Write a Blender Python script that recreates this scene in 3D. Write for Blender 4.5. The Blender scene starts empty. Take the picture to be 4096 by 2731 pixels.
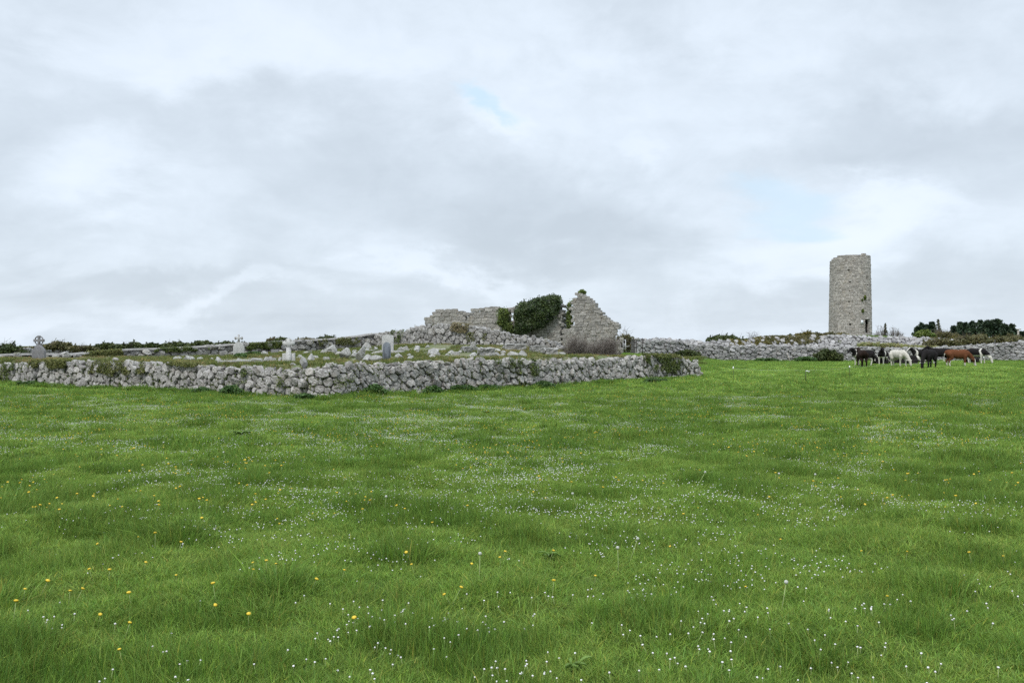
import bpy, bmesh, math, random
import numpy as np
from mathutils import Vector, Euler, Matrix

R = math.radians
scene = bpy.context.scene
COL = scene.collection

# ------------------------------------------------------------------ camera, sky, sun, exposure
CAMZ, FPX, VH = 1.7, 3547.0, 1384.0          # eye height, focal length in photo pixels, horizon row
cam_d = bpy.data.cameras.new('camera'); cam = bpy.data.objects.new('camera', cam_d); COL.objects.link(cam)
cam_d.sensor_width = 36.0; cam_d.lens = 36.0 * FPX / 4096.0
cam_d.clip_start = 0.1; cam_d.clip_end = 20000
cam.location = (0, 0, CAMZ); cam.rotation_euler = (R(90 + math.degrees(math.atan((VH - 1365.5) / FPX))), 0, 0)
scene.camera = cam
scene.view_settings.view_transform = 'Standard'; scene.view_settings.look = 'None'
scene.view_settings.gamma = 1.0; scene.view_settings.exposure = 0.35; scene.view_settings.use_curve_mapping = False
scene.cycles.max_bounces = 6; scene.cycles.diffuse_bounces = 3; scene.cycles.glossy_bounces = 2
scene.cycles.transmission_bounces = 3; scene.cycles.transparent_max_bounces = 4
scene.cycles.use_denoising = False
scene.cycles.adaptive_threshold = 0.02

SUN_EL, SUN_AZ = 52.0, 205.0                  # azimuth clockwise from +Y: behind the camera, a little to the left


class NT:
    """small helper to write node trees as expressions"""
    def __init__(s, tree): s.t = tree; s.n = tree.nodes; s.l = tree.links
    def node(s, typ, **kw):
        n = s.n.new(typ)
        for k, v in kw.items(): setattr(n, k, v)
        return n
    def put(s, sock, v):
        if isinstance(v, bpy.types.NodeSocket): s.l.new(v, sock)
        elif v is not None: sock.default_value = v
    def m(s, op, a, b=None, c=None, clamp=False):
        n = s.node('ShaderNodeMath', operation=op, use_clamp=clamp)
        s.put(n.inputs[0], a); s.put(n.inputs[1], b); s.put(n.inputs[2], c)
        return n.outputs[0]
    def noise(s, vec, scale, detail=4, rough=0.55, dist=0.0):
        n = s.node('ShaderNodeTexNoise'); s.put(n.inputs['Vector'], vec)
        n.inputs['Scale'].default_value = scale; n.inputs['Detail'].default_value = detail
        n.inputs['Roughness'].default_value = rough; n.inputs['Distortion'].default_value = dist
        return n.outputs['Fac']
    def ss(s, x, a, b):
        n = s.node('ShaderNodeMapRange', interpolation_type='SMOOTHSTEP')
        s.put(n.inputs[0], x); n.inputs[1].default_value = a; n.inputs[2].default_value = b
        return n.outputs[0]
    def mix(s, f, a, b, blend='MIX'):
        n = s.node('ShaderNodeMix', data_type='RGBA', blend_type=blend)
        s.put(n.inputs[0], f)
        for sock, v in ((n.inputs[6], a), (n.inputs[7], b)):
            s.put(sock, (v[0], v[1], v[2], 1.0) if isinstance(v, tuple) else v)
        return n.outputs[2]
    def vm(s, op, a, b=None, scale=None):
        n = s.node('ShaderNodeVectorMath', operation=op)
        s.put(n.inputs[0], a); s.put(n.inputs[1], b)
        if scale is not None: s.put(n.inputs['Scale'], scale)
        return n.outputs[0] if op not in ('LENGTH', 'DOT_PRODUCT', 'DISTANCE') else n.outputs['Value']
    def comb(s, x, y, z):
        n = s.node('ShaderNodeCombineXYZ')
        s.put(n.inputs[0], x); s.put(n.inputs[1], y); s.put(n.inputs[2], z)
        return n.outputs[0]


def build_world():
    w = bpy.data.worlds.new('World'); scene.world = w; w.use_nodes = True
    t = NT(w.node_tree); t.n.clear()
    out = t.node('ShaderNodeOutputWorld'); bg = t.node('ShaderNodeBackground')
    t.l.new(bg.outputs[0], out.inputs[0])
    sky = t.node('ShaderNodeTexSky', sky_type='NISHITA', sun_disc=False)
    sky.sun_elevation = R(SUN_EL); sky.sun_rotation = R(SUN_AZ)
    sky.dust_density = 2.0
    d = t.node('ShaderNodeTexCoord').outputs['Generated']
    sep = t.node('ShaderNodeSeparateXYZ'); t.l.new(d, sep.inputs[0])
    x, y, z = sep.outputs
    # cloud deck seen in perspective: project the direction on a plane overhead
    zz = t.m('ADD', t.m('MAXIMUM', z, 0.0), 0.16)
    p = t.comb(t.m('DIVIDE', x, zz), t.m('DIVIDE', y, zz), 3.7)
    wob = t.noise(p, 1.3, 5, 0.6)
    n1 = t.noise(p, 0.75, 8, 0.52, 0.35)
    n2 = t.noise(t.comb(t.m('MULTIPLY', t.m('DIVIDE', x, zz), 0.8), t.m('DIVIDE', y, zz), 9.1), 2.6, 7, 0.6, 0.3)
    dn3 = t.noise(t.vm('MULTIPLY', d, (1.0, 1.0, 1.9)), 4.6, 8, 0.55, 0.3)
    yy = t.m('MAXIMUM', y, 0.05)
    q = t.comb(t.m('DIVIDE', x, yy), t.m('DIVIDE', z, yy), 0.0)
    qn = t.vm('ADD', q, t.vm('SCALE', t.comb(t.m('SUBTRACT', wob, 0.5), t.m('SUBTRACT', dn3, 0.5), 0.0), None, 0.28))

    def blob(u, v, ru, rv, rot=0.0):           # a cloud mass placed in the sky by direction
        q0 = ((u * 1.7415 - 2048) / FPX, (VH - v * 1.7415) / FPX, 0.0)
        dv = t.vm('SUBTRACT', qn, q0)
        if rot:
            vr = t.node('ShaderNodeVectorRotate', rotation_type='Z_AXIS')
            t.l.new(dv, vr.inputs['Vector']); vr.inputs['Angle'].default_value = R(rot); dv = vr.outputs[0]
        ln = t.vm('LENGTH', t.vm('MULTIPLY', dv, (FPX / (ru * 1.7415), FPX / (rv * 1.7415), 0.0)))
        return t.m('SUBTRACT', 1.0, t.ss(ln, 0.15, 1.0))
    dn4 = t.noise(t.vm('MULTIPLY', d, (1.0, 1.0, 1.5)), 15.0, 7, 0.62, 0.4)
    val = t.m('ADD', t.m('MULTIPLY', n1, 0.34), t.m('MULTIPLY', n2, 0.14))
    val = t.m('ADD', val, t.m('ADD', t.m('MULTIPLY', dn3, 0.46), t.m('MULTIPLY', dn4, 0.24)))          # about 0.59 on average
    for (u, v, ru, rv, a, amt) in (
            (1150, 470, 620, 190, 12, -0.15), (1300, 560, 330, 70, 0, -0.10), (2150, 330, 480, 170, 0, -0.15),
            (250, 640, 420, 70, 0, -0.13), (420, 250, 520, 110, 20, -0.07), (1500, 120, 700, 90, 0, -0.05),
            (30, 110, 120, 90, 0, -0.06), (2200, 640, 420, 90, 0, -0.08), (900, 690, 500, 60, 0, -0.06),
            (230, 420, 300, 120, -15, 0.17), (560, 90, 480, 130, 0, 0.11), (1850, 560, 420, 130, -15, 0.15),
            (1000, 600, 380, 55, 8, 0.10), (560, 700, 380, 50, 0, 0.12), (1080, 230, 160, 70, 0, 0.14),
            (1480, 300, 110, 60, 40, 0.10), (100, 745, 260, 40, 0, 0.10), (2000, 470, 240, 70, 0, 0.08)):
        val = t.m('ADD', val, t.m('MULTIPLY', blob(u, v, ru, rv, a), amt))
    f = t.ss(val, 0.29, 0.87)
    cr = t.node('ShaderNodeValToRGB'); t.l.new(f, cr.inputs[0])
    els = cr.color_ramp.elements
    els[0].position = 0.0; els[0].color = (0.48, 0.542, 0.608, 1)
    els[1].position = 1.0; els[1].color = (0.715, 0.785, 0.875, 1)
    e = els.new(0.45); e.color = (0.575, 0.645, 0.72, 1)
    e = els.new(0.75); e.color = (0.655, 0.73, 0.815, 1)
    cloud = cr.outputs[0]
    # thin spots where the blue shows through
    blue = t.m('MAXIMUM', t.m('MULTIPLY', blob(1050, 208, 120, 42), 0.9), t.m('MULTIPLY', blob(1790, 455, 160, 60), 0.6), clamp=True)
    cloud = t.mix(blue, cloud, (0.53, 0.69, 0.83))
    zen = t.m('ADD', 1.0, t.m('MULTIPLY', t.ss(z, 0.38, 0.95), 1.55))   # an overcast sky is brightest overhead
    cloud = t.vm('SCALE', cloud, None, zen)
    skyc = t.vm('SCALE', sky.outputs[0], None, 0.10)
    col = t.mix(0.92, skyc, cloud)
    ground = t.ss(z, -0.06, -0.01)
    col = t.mix(ground, (0.10, 0.16, 0.06), col)
    t.l.new(col, bg.inputs[0]); bg.inputs[1].default_value = 1.0


build_world()
sun_d = bpy.data.lights.new('sun', 'SUN'); sun = bpy.data.objects.new('sun', sun_d); COL.objects.link(sun)
sun_d.energy = 1.5; sun_d.angle = R(14); sun_d.color = (1.0, 0.96, 0.90)
_az = R(SUN_AZ); _el = R(SUN_EL)
_dir = Vector((math.sin(_az) * math.cos(_el), math.cos(_az) * math.cos(_el), math.sin(_el)))
sun.rotation_euler = _dir.to_track_quat('Z', 'Y').to_euler()
sun.location = (-20, -30, 60)


# ------------------------------------------------------------------ numeric helpers
def pt(u, v, Y): return np.array([(u - 2048) / FPX * Y, Y, CAMZ - (v - VH) / FPX * Y])
def ux(u, Y): return (u - 2048) / FPX * Y
def vz(v, Y): return CAMZ - (v - VH) / FPX * Y


def _hash(ix, iy, seed):
    h = (ix.astype(np.int64) * 374761393 + iy.astype(np.int64) * 668265263 + seed * 1442695041) & 0xffffffff
    h = ((h ^ (h >> 13)) * 1274126177) & 0xffffffff
    return ((h ^ (h >> 16)) & 0xffff) / 65535.0


def vnoise(x, y, seed=0):
    x = np.asarray(x, float); y = np.asarray(y, float)
    ix = np.floor(x); iy = np.floor(y); fx = x - ix; fy = y - iy
    fx = fx * fx * (3 - 2 * fx); fy = fy * fy * (3 - 2 * fy)
    a = _hash(ix, iy, seed); b = _hash(ix + 1, iy, seed); c = _hash(ix, iy + 1, seed); d = _hash(ix + 1, iy + 1, seed)
    return (a * (1 - fx) + b * fx) * (1 - fy) + (c * (1 - fx) + d * fx) * fy


def fbm(x, y, seed=0, o=3):
    s = 0; a = 0.5; tot = 0
    for k in range(o):
        s = s + a * vnoise(np.asarray(x) * 2 ** k, np.asarray(y) * 2 ** k, seed + k * 17); tot += a; a *= 0.5
    return s / tot


def sst(x, a, b):
    t = np.clip((np.asarray(x, float) - a) / (b - a), 0, 1); return t * t * (3 - 2 * t)


TOWER = (ux(3401, 120), 120.0)


def gz(x, y):
    """height of the pasture and of the land behind it"""
    x = np.asarray(x, float); y = np.asarray(y, float)
    near = 1 - sst(y, 45, 80)
    z = (0.10 * (fbm(x / 2.6, y / 2.6, 3) - 0.5) + 0.15 * (fbm(x / 0.75, y / 0.75, 8, 2) - 0.5)) * (0.25 + 0.75 * near)
    z = z + 0.16 * (fbm(x / 9, y / 9, 21, 2) - 0.5) * (0.4 + 0.6 * near)
    z = z + 0.20 * sst(y, 48, 88)
    z = z + 1.05 * np.exp(-(((x - 6) / 10) ** 2 + ((y - 78) / 12) ** 2))         # swell under the chapel
    z = z + 1.6 * sst(y, 91, 103) * sst(x, 6, 22)                                  # ground behind the field wall
    z = z + 0.55 * sst(y, 65, 110) * (1 - sst(x, -25, 0))
    z = z + 1.45 * np.exp(-(((x - TOWER[0]) / 13) ** 2 + ((y - TOWER[1]) / 13) ** 2))
    z = z - 0.6 * sst(y, 140, 260) * sst(x, 6, 22) + 0.5 * sst(y, 200, 600)
    return z


def g1(x, y): return float(gz(np.array([x]), np.array([y]))[0])


def on_field(u, v):
    """where the ray through photo pixel (u, v) meets the pasture"""
    for Y in np.arange(4, 130, 0.1):
        if vz(v, Y) <= g1(ux(u, Y), Y): return float(ux(u, Y)), float(Y)
    return float(ux(u, 88)), 88.0


# the churchyard is a rectangle: corner C, e1 along its left front wall, e2 along its right front wall
C0 = np.array([-5.97, 28.7]); E1 = np.array([-0.828, 0.561]); E2 = np.array([0.663, 0.749])
def yab(x, y):
    r = np.stack([np.asarray(x, float) - C0[0], np.asarray(y, float) - C0[1]], -1)
    det = E1[0] * E2[1] - E2[0] * E1[1]
    return (r[..., 0] * E2[1] - E2[0] * r[..., 1]) / det, (E1[0] * r[..., 1] - E1[1] * r[..., 0]) / det


_yc = np.array([pt(*c) for c in (
    (40, 1442, 41), (350, 1442, 40), (350, 1428, 48), (600, 1446, 37), (700, 1437, 50), (880, 1455, 34), (1000, 1440, 42), (1000, 1417, 53),
    (1180, 1462, 31), (1180, 1440, 40), (1250, 1412, 56), (1350, 1458, 31.5), (1450, 1440, 38), (1450, 1402, 57), (1560, 1442, 35), (1600, 1412, 45),
    (1700, 1436, 36.5), (1750, 1378, 52), (1560, 1388, 56), (1850, 1410, 43), (1900, 1380, 50.5), (2000, 1428, 41), (2080, 1402, 45), (2050, 1388, 49),
    (2220, 1428, 44.5), (2250, 1400, 48.5), (2400, 1436, 46.5), (2450, 1434, 48), (2550, 1440, 48.5))])


def yard(x, y):
    x = np.asarray(x, float); y = np.asarray(y, float)
    d2 = (x[..., None] - _yc[:, 0]) ** 2 + (y[..., None] - _yc[:, 1]) ** 2 + 1.2
    w = d2 ** -1.6
    return (w * _yc[:, 2]).sum(-1) / w.sum(-1) + 0.10 * (fbm(x / 1.1, y / 1.1, 5) - 0.5)


def y1(x, y): return float(yard(np.array([x]), np.array([y]))[0])


def on_yard(u, v):
    for Y in np.arange(30, 64, 0.1):
        if vz(v, Y) <= y1(ux(u, Y), Y): return float(ux(u, Y)), float(Y)
    return float(ux(u, 45)), 45.0


def inpoly(px, py, poly):
    px = np.asarray(px, float); py = np.asarray(py, float); r = np.zeros(px.shape, bool)
    n = len(poly); j = n - 1
    for i in range(n):
        xi, yi = poly[i]; xj, yj = poly[j]
        c = ((yi > py) != (yj > py)) & (px < (xj - xi) * (py - yi) / ((yj - yi) or 1e-9) + xi)
        r ^= c; j = i
    return r


# ------------------------------------------------------------------ mesh helpers
class MB:
    """collects vertices and faces (with one colour per vertex) and links them as ONE mesh object"""
    def __init__(s): s.v = []; s.q = []; s.t = []; s.c = []; s.n = 0
    def add(s, v, quads=None, tris=None, col=(1, 1, 1)):
        v = np.asarray(v, np.float32).reshape(-1, 3)
        if quads is not None and len(quads): s.q.append(np.asarray(quads, np.int32).reshape(-1, 4) + s.n)
        if tris is not None and len(tris): s.t.append(np.asarray(tris, np.int32).reshape(-1, 3) + s.n)
        c = np.asarray(col, np.float32)
        s.c.append(np.broadcast_to(c, (len(v), 3)) if c.ndim == 1 else c)
        s.v.append(v); s.n += len(v)
    def mesh(s, name, mat=None, smooth=True):
        me = bpy.data.meshes.new(name)
        v = np.concatenate(s.v) if s.v else np.zeros((0, 3), np.float32)
        q = np.concatenate(s.q) if s.q else np.zeros((0, 4), np.int32)
        t = np.concatenate(s.t) if s.t else np.zeros((0, 3), np.int32)
        me.vertices.add(len(v)); me.vertices.foreach_set('co', v.ravel())
        loops = np.concatenate([q.ravel(), t.ravel()]).astype(np.int32)
        me.loops.add(len(loops)); me.loops.foreach_set('vertex_index', loops)
        st = np.concatenate([np.arange(len(q)) * 4, len(q) * 4 + np.arange(len(t)) * 3]).astype(np.int32)
        me.polygons.add(len(st)); me.polygons.foreach_set('loop_start', st)
        me.update(calc_edges=True); me.validate()
        me.polygons.foreach_set('use_smooth', np.full(len(me.polygons), smooth))
        a = me.attributes.new('tint', 'FLOAT_COLOR', 'POINT')
        c = np.concatenate(s.c) if s.c else np.zeros((0, 3), np.float32)
        a.data.foreach_set('color', np.concatenate([c, np.ones((len(c), 1), np.float32)], 1).astype(np.float32).ravel())
        if mat: me.materials.append(mat)
        return me
    def build(s, name, mat=None, parent=None, smooth=True, origin=None):
        if origin is not None:
            o3 = np.asarray(origin, np.float32); s.v = [vv - o3 for vv in s.v]
        o = bpy.data.objects.new(name, s.mesh(name, mat, smooth)); COL.objects.link(o)
        if origin is not None: o.location = [float(k) for k in origin]
        if parent is not None:
            o.parent = parent
        return o
    def box(s, c, size, rot=0.0, col=(1, 1, 1)):
        x, y, z = [k / 2 for k in size]
        v = np.array([[-x, -y, -z], [x, -y, -z], [x, y, -z], [-x, y, -z], [-x, -y, z], [x, -y, z], [x, y, z], [-x, y, z]])
        if rot:
            cs, sn = math.cos(rot), math.sin(rot); v = v @ np.array([[cs, sn, 0], [-sn, cs, 0], [0, 0, 1]])
        s.add(v + np.asarray(c, float), quads=[[0, 3, 2, 1], [4, 5, 6, 7], [0, 1, 5, 4], [1, 2, 6, 5], [2, 3, 7, 6], [3, 0, 4, 7]], col=col)
    def tube(s, pts, rad, n=6, col=(1, 1, 1), cap=True):
        P = np.asarray(pts, float); k = len(P); rad = np.broadcast_to(np.asarray(rad, float), (k,))
        T = np.gradient(P, axis=0); T /= np.linalg.norm(T, axis=1)[:, None] + 1e-9
        ref = np.where(np.abs(T[:, 2:3]) > 0.9, np.array([[1., 0, 0]]), np.array([[0, 0, 1.]]))
        A = np.cross(T, ref); A /= np.linalg.norm(A, axis=1)[:, None] + 1e-9; B = np.cross(T, A)
        th = np.arange(n) / n * 2 * math.pi
        V = P[:, None] + rad[:, None, None] * (A[:, None] * np.cos(th)[None, :, None] + B[:, None] * np.sin(th)[None, :, None])
        i = np.arange(k - 1)[:, None] * n + np.arange(n)[None]; j = np.arange(k - 1)[:, None] * n + (np.arange(n)[None] + 1) % n
        q = np.stack([i, j, j + n, i + n], -1).reshape(-1, 4)
        V = V.reshape(-1, 3)
        tr = []
        if cap:
            V = np.vstack([V, P[0], P[-1]])
            for a in range(n):
                b = (a + 1) % n
                tr.append([b, a, k * n]); tr.append([(k - 1) * n + a, (k - 1) * n + b, k * n + 1])
        s.add(V, quads=q, tris=tr, col=col)
    def prism(s, poly, y0, y1, frame=None, col=(1, 1, 1)):
        """outline poly of (x, z) points given a real thickness from y0 to y1"""
        bm = bmesh.new()
        a = [bm.verts.new((p[0], y0, p[1])) for p in poly]; b = [bm.verts.new((p[0], y1, p[1])) for p in poly]
        f1 = bm.faces.new(a); f2 = bm.faces.new(b[::-1])
        for i in range(len(poly)):
            j = (i + 1) % len(poly); bm.faces.new((a[j], a[i], b[i], b[j]))
        bm.normal_update(); bmesh.ops.triangulate(bm, faces=[f1, f2], ngon_method='EAR_CLIP'); bmesh.ops.recalc_face_normals(bm, faces=bm.faces[:])
        bm.verts.index_update()
        V = np.array([v.co[:] for v in bm.verts])
        if frame is not None: V = frame(V)
        q = [[v.index for v in f.verts] for f in bm.faces if len(f.verts) == 4]
        t = [[v.index for v in f.verts] for f in bm.faces if len(f.verts) == 3]
        s.add(V, quads=q, tris=t, col=col); bm.free()


def tag(o, label=None, cat=None, group=None, kind=None):
    if label: o['label'] = label
    if cat: o['category'] = cat
    if group: o['group'] = group
    if kind: o['kind'] = kind
    return o


def empty(name, loc, rz=0.0):
    o = bpy.data.objects.new(name, None); COL.objects.link(o); o.empty_display_size = 0.2
    o.location = [float(k) for k in loc]; o.rotation_euler = (0, 0, rz); return o


# ------------------------------------------------------------------ materials
def material(name):
    m = bpy.data.materials.new(name); m.use_nodes = True
    t = NT(m.node_tree); b = m.node_tree.nodes['Principled BSDF']
    return m, t, b


def attr(t, name, typ='GEOMETRY'):
    a = t.node('ShaderNodeAttribute', attribute_name=name, attribute_type=typ); return a


def pos(t): return t.node('ShaderNodeNewGeometry').outputs['Position']


def stone_mat(name, base, lichen=0.35, moss=0.3, scale=1.0, warm=0.0, bump=0.5):
    """weathered limestone: grey with white lichen spots, dark pits and green-brown moss"""
    m, t, b = material(name); p = pos(t)
    tint = attr(t, 'tint').outputs['Color']
    sp = t.node('ShaderNodeSeparateColor'); t.l.new(tint, sp.inputs[0])
    n1 = t.noise(p, 9 * scale, 6, 0.65); n2 = t.noise(p, 40 * scale, 4, 0.6); n3 = t.noise(p, 2.2 * scale, 4, 0.6)
    lo = tuple(k * 0.72 for k in base); hi = tuple(k * 1.15 for k in base)
    c = t.mix(t.ss(n1, 0.30, 0.70), lo, hi)
    c = t.mix(t.m('MULTIPLY', t.ss(n2, 0.58, 0.75), 0.25), c, tuple(k * 0.45 for k in base))
    c = t.mix(t.m('MULTIPLY', t.ss(n3, 0.5, 0.75), 0.35), c, (base[0] * 1.05, base[1] * 0.93, base[2] * 0.74))
    c = t.mix(1.0, c, t.comb(sp.outputs[0], sp.outputs[0], sp.outputs[0]), 'MULTIPLY')
    lich = t.m('MULTIPLY', t.ss(t.noise(p, 17 * scale, 3, 0.5, 0.6), 0.62 - 0.25 * lichen, 0.72 - 0.2 * lichen), t.ss(t.noise(p, 3.1 * scale, 3), 0.5 - 0.25 * lichen, 0.66 - 0.2 * lichen))
    c = t.mix(t.m('MULTIPLY', lich, 0.65), c, (0.54, 0.54, 0.515))
    gm = t.m('MULTIPLY', t.ss(t.m('ADD', t.noise(p, 6 * scale, 5, 0.7), t.m('MULTIPLY', t.m('SUBTRACT', sp.outputs[1], 0.5), 0.9)), 0.62 - 0.1 * moss, 0.78), 0.85)
    mc = t.mix(t.noise(p, 25, 3), (0.045, 0.060, 0.016), (0.13, 0.145, 0.045))
    c = t.mix(gm, c, mc)
    t.l.new(c, b.inputs['Base Color']); b.inputs['Roughness'].default_value = 0.9; b.inputs['Specular IOR Level'].default_value = 0.25
    bp = t.node('ShaderNodeBump'); bp.inputs['Strength'].default_value = bump; bp.inputs['Distance'].default_value = 0.03
    t.l.new(t.m('ADD', n1, t.m('MULTIPLY', n2, 0.5)), bp.inputs['Height']); t.l.new(bp.outputs[0], b.inputs['Normal'])
    return m


def leaf_mat(name, a, c, scale=3.0, trans=0.25, rough=0.55):
    m, t, b = material(name); p = pos(t)
    tint = attr(t, 'tint').outputs['Color']
    col = t.mix(t.ss(t.noise(p, scale, 4, 0.6), 0.3, 0.7), a, c)
    col = t.mix(1.0, col, tint, 'MULTIPLY')
    t.l.new(col, b.inputs['Base Color']); b.inputs['Roughness'].default_value = rough; b.inputs['Specular IOR Level'].default_value = 0.3
    tr = t.node('ShaderNodeBsdfTranslucent'); t.l.new(col, tr.inputs[0])
    ms = t.node('ShaderNodeMixShader'); ms.inputs[0].default_value = trans
    t.l.new(b.outputs[0], ms.inputs[1]); t.l.new(tr.outputs[0], ms.inputs[2])
    t.l.new(ms.outputs[0], t.n['Material Output'].inputs[0])
    return m


def plain_mat(name, a, rough=0.7, metal=0.0, var=0.25, scale=12.0, tinted=False):
    m, t, b = material(name); p = pos(t)
    n = t.noise(p, scale, 5, 0.6)
    c = t.mix(t.ss(n, 0.3, 0.7), tuple(k * (1 - var) for k in a), tuple(k * (1 + var) for k in a))
    if tinted: c = t.mix(1.0, c, attr(t, 'tint').outputs['Color'], 'MULTIPLY')
    t.l.new(c, b.inputs['Base Color']); b.inputs['Roughness'].default_value = rough; b.inputs['Metallic'].default_value = metal
    return m


def grass_mat(name, a, c, dark, straw, far=False):
    m, t, b = material(name); p = pos(t)
    rnd = attr(t, 'tint').outputs['Color']
    tus = attr(t, 'tuss', 'INSTANCER').outputs['Fac']
    big = t.noise(p, 0.35, 4, 0.6); mid = t.noise(p, 1.7, 3, 0.6)
    col = t.mix(t.ss(t.m('ADD', t.m('MULTIPLY', big, 0.5), t.m('MULTIPLY', mid, 0.5)), 0.36, 0.64), a, c)
    sy = t.node('ShaderNodeSeparateXYZ'); t.l.new(p, sy.inputs[0])
    col = t.mix(t.m('MULTIPLY', t.ss(sy.outputs[1], 26, 50), 0.0 if far else 0.8), col, (0.275, 0.425, 0.095))     # the paddock beyond is shorter and fresher
    col = t.mix(t.m('MULTIPLY', tus, 0.68), col, dark)
    col = t.mix(1.0, col, rnd, 'MULTIPLY')
    t.l.new(col, b.inputs['Base Color']); b.inputs['Roughness'].default_value = 0.55; b.inputs['Specular IOR Level'].default_value = 0.12
    tr = t.node('ShaderNodeBsdfTranslucent'); t.l.new(col, tr.inputs[0])
    ms = t.node('ShaderNodeMixShader'); ms.inputs[0].default_value = 0.35
    t.l.new(b.outputs[0], ms.inputs[1]); t.l.new(tr.outputs[0], ms.inputs[2])
    t.l.new(ms.outputs[0], t.n['Material Output'].inputs[0])
    return m


def soil_mat():
    m, t, b = material('pasture_turf'); p = pos(t)
    n1 = t.noise(p, 0.4, 5, 0.6); n2 = t.noise(p, 7, 5, 0.7)
    c = t.mix(t.ss(n1, 0.3, 0.7), (0.080, 0.118, 0.024), (0.112, 0.150, 0.034))
    c = t.mix(t.ss(n2, 0.38, 0.62), c, (0.035, 0.065, 0.012))
    t.l.new(c, b.inputs['Base Color']); b.inputs['Roughness'].default_value = 0.95; b.inputs['Specular IOR Level'].default_value = 0.1
    return m


M = {}
M['field_stone'] = stone_mat('lichened_limestone', (0.325, 0.307, 0.288), 0.36, 0.5)
M['mid_stone'] = stone_mat('limestone_with_dry_moss', (0.28, 0.27, 0.255), 0.30, 0.6)
M['far_stone'] = stone_mat('grey_field_stone', (0.31, 0.30, 0.295), 0.28, 0.0, 0.8)
M['church_stone'] = stone_mat('chapel_masonry', (0.30, 0.282, 0.258), 0.2, 0.0, 0.8)
M['tower_stone'] = stone_mat('tower_masonry', (0.375, 0.345, 0.315), 0.3, 0.0, 0.5)
M['core'] = plain_mat('wall_core_rubble', (0.08, 0.075, 0.065), 0.95)
M['mortar'] = plain_mat('old_mortar', (0.29, 0.262, 0.228), 0.95, scale=6)
M['grave_stone'] = stone_mat('white_lichened_rock', (0.275, 0.27, 0.255), 0.50, 0.1, 1.2)
M['slate_grey'] = stone_mat('grey_headstone', (0.20, 0.197, 0.20), 0.05, 0.0, 1.2, bump=0.15)
M['lichen_head'] = stone_mat('headstone_with_lichen', (0.36, 0.355, 0.345), 0.95, 0.0, 1.5, bump=0.3)
M['blue_grey'] = stone_mat('blue_grey_headstone', (0.185, 0.205, 0.23), 0.02, 0.0, 1.0, bump=0.1)
M['turf'] = soil_mat()
M['grass'] = grass_mat('pasture_grass', (0.168, 0.280, 0.050), (0.225, 0.328, 0.068), (0.084, 0.165, 0.030), None)
M['yard_grass'] = grass_mat('churchyard_grass', (0.16, 0.195, 0.060), (0.27, 0.240, 0.125), (0.115, 0.17, 0.045), None, True)
M['ivy'] = leaf_mat('dark_ivy', (0.022, 0.040, 0.012), (0.048, 0.070, 0.020), 2.0, 0.12, 0.45)
M['ivy_light'] = leaf_mat('wall_ivy', (0.055, 0.085, 0.018), (0.12, 0.15, 0.035), 3.0, 0.2)
M['moss_tuft'] = leaf_mat('wall_top_moss', (0.09, 0.105, 0.03), (0.17, 0.175, 0.06), 4.0, 0.2, 0.8)
M['nettle'] = leaf_mat('nettle_leaves', (0.040, 0.090, 0.022), (0.075, 0.140, 0.034), 4.0, 0.25)
M['hedge_dark'] = leaf_mat('dark_hedge_leaves', (0.035, 0.055, 0.015), (0.075, 0.095, 0.025), 1.5, 0.2)
M['hedge_brown'] = leaf_mat('brown_green_scrub', (0.085, 0.090, 0.035), (0.15, 0.13, 0.055), 1.5, 0.2)
M['scrub_green'] = leaf_mat('bright_shrub_leaves', (0.09, 0.14, 0.025), (0.15, 0.19, 0.04), 1.5, 0.25)
M['gorse'] = leaf_mat('gorse_leaves', (0.10, 0.10, 0.03), (0.19, 0.155, 0.04), 1.2, 0.2)
M['conifer'] = leaf_mat('cypress_needles', (0.022, 0.043, 0.024), (0.046, 0.072, 0.036), 0.8, 0.1, 0.7)
M['conifer_pale'] = leaf_mat('thin_spruce_needles', (0.10, 0.11, 0.075), (0.15, 0.15, 0.10), 0.8, 0.1, 0.7)
M['twig'] = plain_mat('bare_grey_twigs', (0.165, 0.140, 0.120), 0.9)
M['bark'] = plain_mat('brown_bark', (0.10, 0.08, 0.06), 0.9)
M['dry_grass'] = leaf_mat('dead_grass', (0.17, 0.15, 0.085), (0.25, 0.215, 0.13), 3.0, 0.2, 0.8)
M['dark_metal'] = plain_mat('rusty_dark_iron', (0.045, 0.035, 0.032), 0.6, 0.5)
M['pale_metal'] = plain_mat('galvanised_steel', (0.50, 0.50, 0.50), 0.45, 0.4)
M['white_plastic'] = plain_mat('white_insulator', (0.8, 0.8, 0.8), 0.4, 0.0, 0.03)
M['timber'] = plain_mat('weathered_timber', (0.32, 0.29, 0.25), 0.85)
M['notice'] = plain_mat('white_notice_board', (0.72, 0.73, 0.75), 0.5, 0.0, 0.04)
M['coat'] = plain_mat('cattle_coat', (1, 1, 1), 0.95, 0.0, 0.10, 9.0, tinted=True); M['coat'].node_tree.nodes['Principled BSDF'].inputs['Specular IOR Level'].default_value = 0.08
M['daisy_white'] = plain_mat('daisy_petals', (0.70, 0.68, 0.68), 0.6, 0.0, 0.06, 60, tinted=True)
M['dandelion'] = plain_mat('dandelion_petals', (0.60, 0.42, 0.02), 0.6, 0.0, 0.15, 60)
M['stem'] = plain_mat('pale_flower_stem', (0.28, 0.34, 0.13), 0.6, 0.0, 0.15)
M['seed'] = plain_mat('seed_head_fluff', (0.42, 0.43, 0.38), 0.9, 0.0, 0.08, 80)
M['dock'] = leaf_mat('dock_leaves', (0.11, 0.20, 0.035), (0.16, 0.25, 0.055), 6.0, 0.3)

rng = np.random.default_rng(7)

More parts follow.
